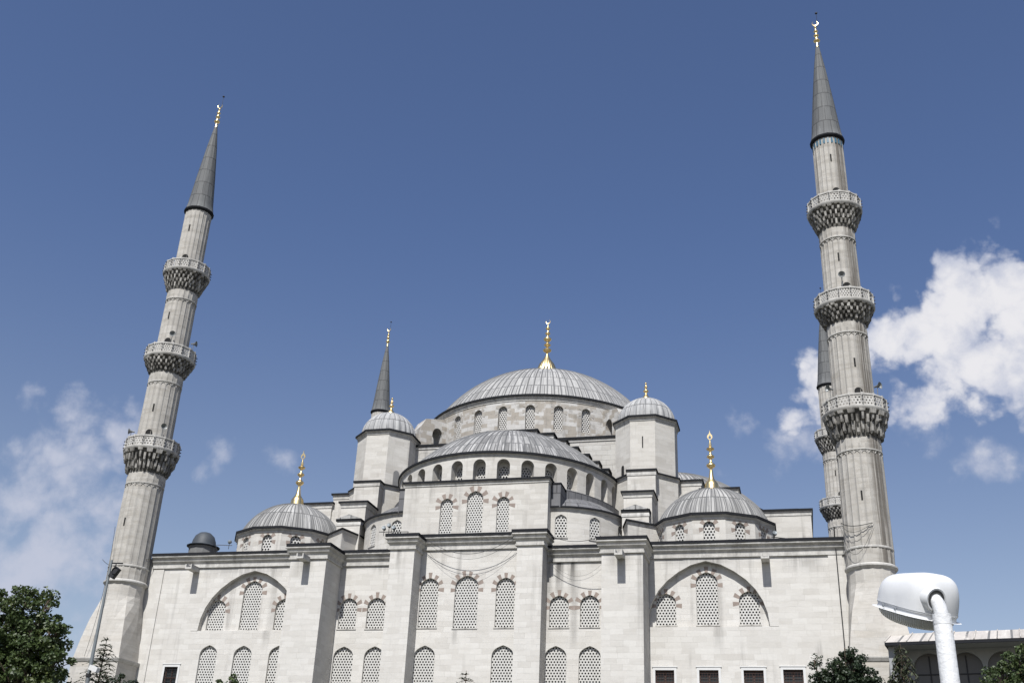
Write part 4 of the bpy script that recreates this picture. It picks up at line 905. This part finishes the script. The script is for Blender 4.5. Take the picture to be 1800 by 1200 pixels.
cable((-32.1, -1.2, 23.4), (-28.4, .3, 23.9), .9, .022, 'cable loop from the left floodlight pole to the facade end', side=(0, -.7, 0))
cable((-31.4, -1.4, 26.2), (-31.2, -2.2, 15.2), -.05, .016, 'thin wire running down the front of the left minaret foot', side=(.5, -.2, 0))

# floodlight pole at left
lp = thing('light_pole', 'thin grey steel pole with a black floodlight and white box, before the left minaret', 'light pole', (-7.24, -35, 0))
m = MB(); m.tube([(0, 0, 0), (0, 0, 9.3), (-.02, 0, 14.1)], [.10, .085, .055], 10); m.build('pole', 'galvanised', lp, 40)
m = MB(); m.tube([(0, 0, 13.95), (.62, 0, 13.93)], .035, 6); m.tube([(.28, 0, 13.93), (.16, 0, 13.62), (.02, 0, 13.5)], .02, 6); m.build('crossarm', 'black_iron', lp)
m = MB(); m.box(-.14, .14, -.1, .14, -.48, .06, 0, Matrix.Translation((.38, 0, 13.66)) @ Matrix.Rotation(R(32), 4, 'Y')); m.lathe([(.12, -.06), (.17, 0), (.17, .05)], 12, M=Matrix.Translation((.36, -.1, 13.55)) @ Matrix.Rotation(R(90), 4, 'X')); m.build('floodlight', 'black_iron', lp)
m = MB(); m.box(.06, .52, -.12, .12, -.11, .11, 0, Matrix.Translation((.02, -.1, 9.05)) @ Matrix.Rotation(R(18), 4, 'Y')); m.tube([(0, 0, 9.05), (.12, -.1, 9.03)], .03, 6); m.build('camera_box', 'white_paint', lp)
m = MB(); m.tube([(0, 0, 8.62), (0, 0, 8.75)], .13, 10); m.build('clamp', 'black_iron', lp)

# ================================================================== street lamp in front
sl_ = thing('street_lamp', 'white painted street lamp seen close up from behind at lower right', 'street lamp', (25.866, -72.51, 0))
H_AZ = R(124); hd_ = Vector((math.cos(H_AZ), math.sin(H_AZ), 0)); PX = Vector((0, 0, 0)); ZA = 3.345
m = MB(); m.tube([PX+Vector((0, 0, 0)), PX+Vector((0, 0, 2.2)), PX+Vector((0, 0, ZA-.02)), PX+Vector((0, 0, ZA))], [.066, .063, .061, .056], 24)
m.tube([PX+Vector((0, 0, ZA-.07)), PX+Vector((0, 0, ZA+.0))], .0625, 24); m.build('pole', 'pole_paint', sl_, 40)
TILT = R(21); ax = hd_*math.cos(TILT)+Vector((0, 0, math.sin(TILT))); a0 = PX+Vector((0, 0, ZA-.03)); a2 = a0+Vector((-.015, 0, .15))+hd_*.055; pts = []
for i in range(9):
    t = i/8; p1 = a0+Vector((0, 0, .12)); pts.append(a0*(1-t)**2+p1*2*t*(1-t)+a2*t*t)
pts.append(a2+ax*.08)
m = MB(); m.tube(pts, .048, 20); m.build('arm', 'pole_paint', sl_, 40)
# head: local x along the axis, z up
zz = ax.cross(Vector((-hd_.y, hd_.x, 0))).normalized(); yy = Vector((-hd_.y, hd_.x, 0))
org = a2+zz*(-.135)+rt*.085+Vector((0, 0, .015))
HM = Matrix(((ax.x, yy.x, zz.x, org.x), (ax.y, yy.y, zz.y, org.y), (ax.z, yy.z, zz.z, org.z), (0, 0, 0, 1)))
def hw_(t): return .215*(1-abs(2*t-1)**3.6)**(1/2.4)*(1.0-.10*t)
def ht_(t): return .285*(1-abs(2*t-1)**4.6)**(1/2.8)*(1.09-.40*t)
X0, X1 = -.03, .57; NS, NA = 26, 24
m = MB(); vs = []; fs = []
for i in range(NS+1):
    t = .004+.992*i/NS; t = .5-.5*math.cos(PI*t); w, h = hw_(t), ht_(t)
    for j in range(NA+1):
        a = PI*j/NA; c_, s_ = math.cos(a), math.sin(a); e = .62
        vs.append(HM @ Vector((X0+(X1-X0)*t, w*math.copysign(abs(c_)**e, c_), .0+h*abs(s_)**e)))
for i in range(NS):
    for j in range(NA): fs.append((i*(NA+1)+j, i*(NA+1)+j+1, (i+1)*(NA+1)+j+1, (i+1)*(NA+1)+j))
fs.append(tuple(range(NA+1))[::-1]); m.add(vs, [f[::-1] for f in fs]); hdo = m.build('housing', 'white_paint', sl_, 50)
m = MB(); P = [(X0+(X1-X0)*(.5-.5*math.cos(PI*(.004+.992*i/NS))), hw_(.5-.5*math.cos(PI*(.004+.992*i/NS)))) for i in range(NS+1)]; P = P[::-1]+[(x, -y) for x, y in P]
m.sweep(P[::-1], [(-.03, -.034), (.003, -.034), (.007, -.02), (.007, .0), (-.004, .012)], True); m.v = [tuple(HM @ Vector(p)) for p in m.v]; m.build('rim', 'white_paint', sl_, 40)
m = MB(); vs = []; fs = []; NB = 8
for k in range(NB+1):
    q = k/NB
    for (x, y) in P: cx = X0+(X1-X0)*.52; f_ = math.cos(q*PI/2)**.75*.94 if k < NB else .02; vs.append(HM @ Vector((cx+(x-cx)*f_, y*f_, -.034-.095*math.sin(q*PI/2))))
n = len(P)
for k in range(NB):
    for i in range(n): j = (i+1) % n; fs.append((k*n+i, k*n+j, (k+1)*n+j, (k+1)*n+i))
m.add(vs, [f[::-1] for f in fs]); m.build('glass_bowl', 'lamp_glass', sl_, 60)
m = MB(); P2 = [(x*1.0, y) for x, y in P]
for sx in (.22, .36): m.lathe([(.0, .006), (.009, .005), (.011, 0)], 8, M=HM @ Matrix.Translation((sx, hw_((sx-X0)/(X1-X0))+.006, -.014)) @ Matrix.Rotation(-PI/2, 4, 'X'))
for sx in (.22, .36): m.lathe([(.0, .006), (.009, .005), (.011, 0)], 8, M=HM @ Matrix.Translation((sx, -hw_((sx-X0)/(X1-X0))-.006, -.014)) @ Matrix.Rotation(PI/2, 4, 'X'))
m.build('rim_screws', 'galvanised', sl_)
m = MB()   # socket collar where the arm enters, and the clips on the rim
CM = HM.copy(); CM.translation = a2; m.lathe([(.05, -.045), (.078, -.05), (.086, -.03), (.088, .05), (.10, .16)], 20, M=CM @ Matrix.Rotation(PI/2, 4, 'Y')); m.build('collar', 'white_paint', sl_, 40)
m = MB(); m.lathe([(.049, -.048), (.0495, -.047), (.066, -.0505), (.0662, -.049)], 20, M=CM @ Matrix.Rotation(PI/2, 4, 'Y')); m.build('gasket', 'lamp_dark', sl_)
m = MB(); m.box(X1-.03, X1+.022, -.03, .03, -.045, .05, 0, HM); m.build('latch', 'white_paint', sl_)
m = MB(); m.box(.24, .30, -.236, -.20, -.03, .07, 0, HM); m.build('latch', 'white_paint', sl_)

# ================================================================== trees
def leaves(mb, rnd, c, rad, n, size, asp=.62):
    for _ in range(n):
        while True:
            p = Vector((rnd.uniform(-1, 1), rnd.uniform(-1, 1), rnd.uniform(-1, 1)))
            if p.length < 1: break
        q = Vector(c)+Vector((p.x*rad[0], p.y*rad[1], p.z*rad[2])); nrm = (p*.6+Vector((rnd.gauss(0, .6), rnd.gauss(0, .6), rnd.gauss(.45, .6)))).normalized()
        a = nrm.orthogonal().normalized(); a = Matrix.Rotation(rnd.uniform(0, 2*PI), 3, nrm) @ a; b = nrm.cross(a); s = size*rnd.uniform(.6, 1.25)
        mb.add([q-a*s, q+b*s*asp-a*s*.2, q+a*s, q-b*s*asp-a*s*.2], [(0, 1, 2, 3)])
def tree(name, label, base, lobes, nclump, nleaf, size, mat, seed, trunk_r=.25, cr=.5, cat='tree', group=None):
    rnd = random.Random(seed); t = thing(name, label, cat, base, 0, group); mb = MB(); tb = MB()
    zt = max(l[2] for l in lobes)
    tb.tube([(0, 0, 0), (.1, .05, zt*.4), (0, 0, zt*.85)], [trunk_r, trunk_r*.8, trunk_r*.4], 10)
    tot = sum(l[3]*l[4]*l[5] for l in lobes)
    for (x, y, z, rx, ry, rz) in lobes:
        tb.tube([(0, .0, zt*.35), (x*.5, y*.5, (zt*.35+z)*.5+.2), (x, y, z+rz*.3)], [trunk_r*.5, trunk_r*.3, .04], 6)
        for _ in range(max(4, int(nclump*(rx*ry*rz)/tot))):
            d = Vector((rnd.gauss(0, 1), rnd.gauss(0, 1), rnd.gauss(0, 1))).normalized(); k = rnd.uniform(.45, 1.03)
            c = (x+d.x*rx*k, y+d.y*ry*k, z+d.z*rz*k); s = cr*rnd.uniform(.55, 1.2)
            tb.tube([(x+d.x*rx*.1, y+d.y*ry*.1, z+d.z*rz*.1-.2), c], [.035, .012], 4)
            leaves(mb, rnd, c, (s, s, s*.75), int(nleaf*rnd.uniform(.6, 1.3)), size)
    tb.build('trunk', 'bark', t); mb.build('crown', mat, t); return t
tree('broadleaf_tree', 'large dark green broadleaf tree filling the lower left corner', (-10.2, -39, 0),
     [(.2, 0, 9.6, 2.0, 2, 2.1), (1.9, 0, 11.05, .9, 1, 1.0), (3.0, 0, 11.05, .5, .55, .68), (3.55, 0, 9.75, .75, .9, .95), (3.95, 0, 8.45, .7, .9, 1.0), (2.4, .2, 9.4, 1.5, 1.6, 1.5), (2.6, 0, 7.3, 2.3, 2.2, 1.7), (-.5, 0, 7., 3, 3, 2.8)], 1100, 84, .085, 'plane_leaf', 3, .35, .36)
tree('shrub_tree', 'dark dense evergreen shrub before the foot of the right minaret', (26.9, -18, 0),
     [(0.2, 0, 10.9, 1.3, 1.2, 1.7), (-1.0, 0, 10.8, .75, .8, 1.3), (.7, .1, 12.0, .7, .7, 1.1), (1.3, 0, 10.6, 1.0, 1.0, 1.2), (-.1, 0, 8.8, 2.2, 2., 1.6), (-1.3, 0, 12.1, .3, .3, .55), (0.35, 0, 12.75, .3, .3, .5)], 620, 70, .075, 'dark_leaf', 8, .16, .30, 'shrub')
tree('leafy_tree', 'light green leafy tree at the right edge before the arcaded annex', (36.2, -16, 0),
     [(.6, 0, 12.3, 1.3, 1.2, 1.3), (-.9, 0, 11.6, 1.1, 1., .9), (-1.9, 0, 10.9, .8, .8, .8), (1.3, 0, 11.1, 1.6, 1.4, 1.6), (-.5, 0, 10.2, 2.0, 1.6, 1.3), (.9, 0, 13.3, .6, .6, .6), (2.1, 0, 12.9, .8, .8, .9)], 420, 44, .09, 'light_leaf', 12, .14, .34)
tree('small_bush', 'small leafy tree top poking up before the left lower windows', (-8.6, -19.5, 0), [(0, 0, 10.4, .9, .8, .8), (-.7, 0, 10.25, .6, .6, .5), (.55, 0, 10.75, .5, .5, .5), (0.1, 0, 9.3, 1.4, 1.2, 1.0)], 90, 26, .10, 'light_leaf', 21, .1, .26)
tree('small_bush', 'rounded dark bush top between the left pole and the lowest barred window', (-15.6, -20, 0), [(0, 0, 10.2, 1.3, 1.1, .75), (.8, 0, 10.0, .9, .9, .6), (-.3, 0, 9.2, 1.8, 1.5, .9)], 110, 34, .10, 'dark_leaf', 23, .1, .3)
tree('small_bush', 'sprig of dark shrub low beside the right minaret base', (29.6, -17, 0), [(-.3, 0, 10.75, .7, .6, .6), (.6, 0, 10.9, .45, .45, .5), (0, 0, 9.6, 1.2, 1., 1.)], 80, 26, .10, 'dark_leaf', 29, .1, .26)

def conifer(label, base, top, R0, zlow, nwh, seed, mat='needle', droop=.25, nb=7, spray=.34):
    rnd = random.Random(seed); t = thing('conifer', label, 'conifer', base); tb = MB(); mb = MB()
    tb.tube([(0, 0, 0), (0, 0, top*.5), (0, 0, top)], [.16, .10, .015], 8)
    for w in range(nwh):
        f = (w+.3)/nwh; z = zlow+(top-zlow)*f; Lb = R0*(1-f)**.8+.16
        for b in range(nb if f < .9 else 4):
            a = 2*PI*(b+rnd.random()*.7)/nb+w*1.1; L = Lb*rnd.uniform(.7, 1.1); dz = rnd.uniform(.05, .25)
            pts = [Vector((math.cos(a)*L*q, math.sin(a)*L*q, z+dz*L*math.sin(q*2.2)*1.2-droop*L*q*q)) for q in (0, .33, .66, 1)]
            tb.tube(pts, [.025, .018, .012, .006], 4)
            for k in range(max(4, int(L*13))):
                q = rnd.uniform(.18, 1.02); i = min(2, int(q*3)); p = pts[i].lerp(pts[i+1], q*3-i); dr = (pts[i+1]-pts[i]).normalized()
                for sd in (-1, 1):
                    d = (dr*.6+Vector((-math.sin(a)*sd, math.cos(a)*sd, rnd.uniform(-.3-droop, .5)))*.8).normalized(); l = spray*rnd.uniform(.5, 1.)*(1.15-.6*q)
                    n_ = d.cross(Vector((0, 0, 1))).normalized()*l*.16
                    mb.add([p-n_*.5, p+d*l*.5-n_, p+d*l, p+d*l*.5+n_, p+n_*.5], [(0, 1, 2, 3, 4)])
    tb.build('trunk', 'bark', t); mb.build('foliage', mat, t); return t
conifer('small dark spruce tip standing right behind the left floodlight pole', (-13.6, -25, 0), 12.35, 1.75, 8.0, 15, 31)
conifer('spruce tip poking up at the bottom centre before the facade', (5.9, -18, 0), 11.65, 1.5, 8.6, 9, 35, 'needle', .05, 7, .3)
conifer('drooping cedar before the arcaded annex, left of the white lamp', (29.95, -20, 0), 12.75, 2.2, 7.5, 15, 41, 'cedar_needle', .75, 8, .45)
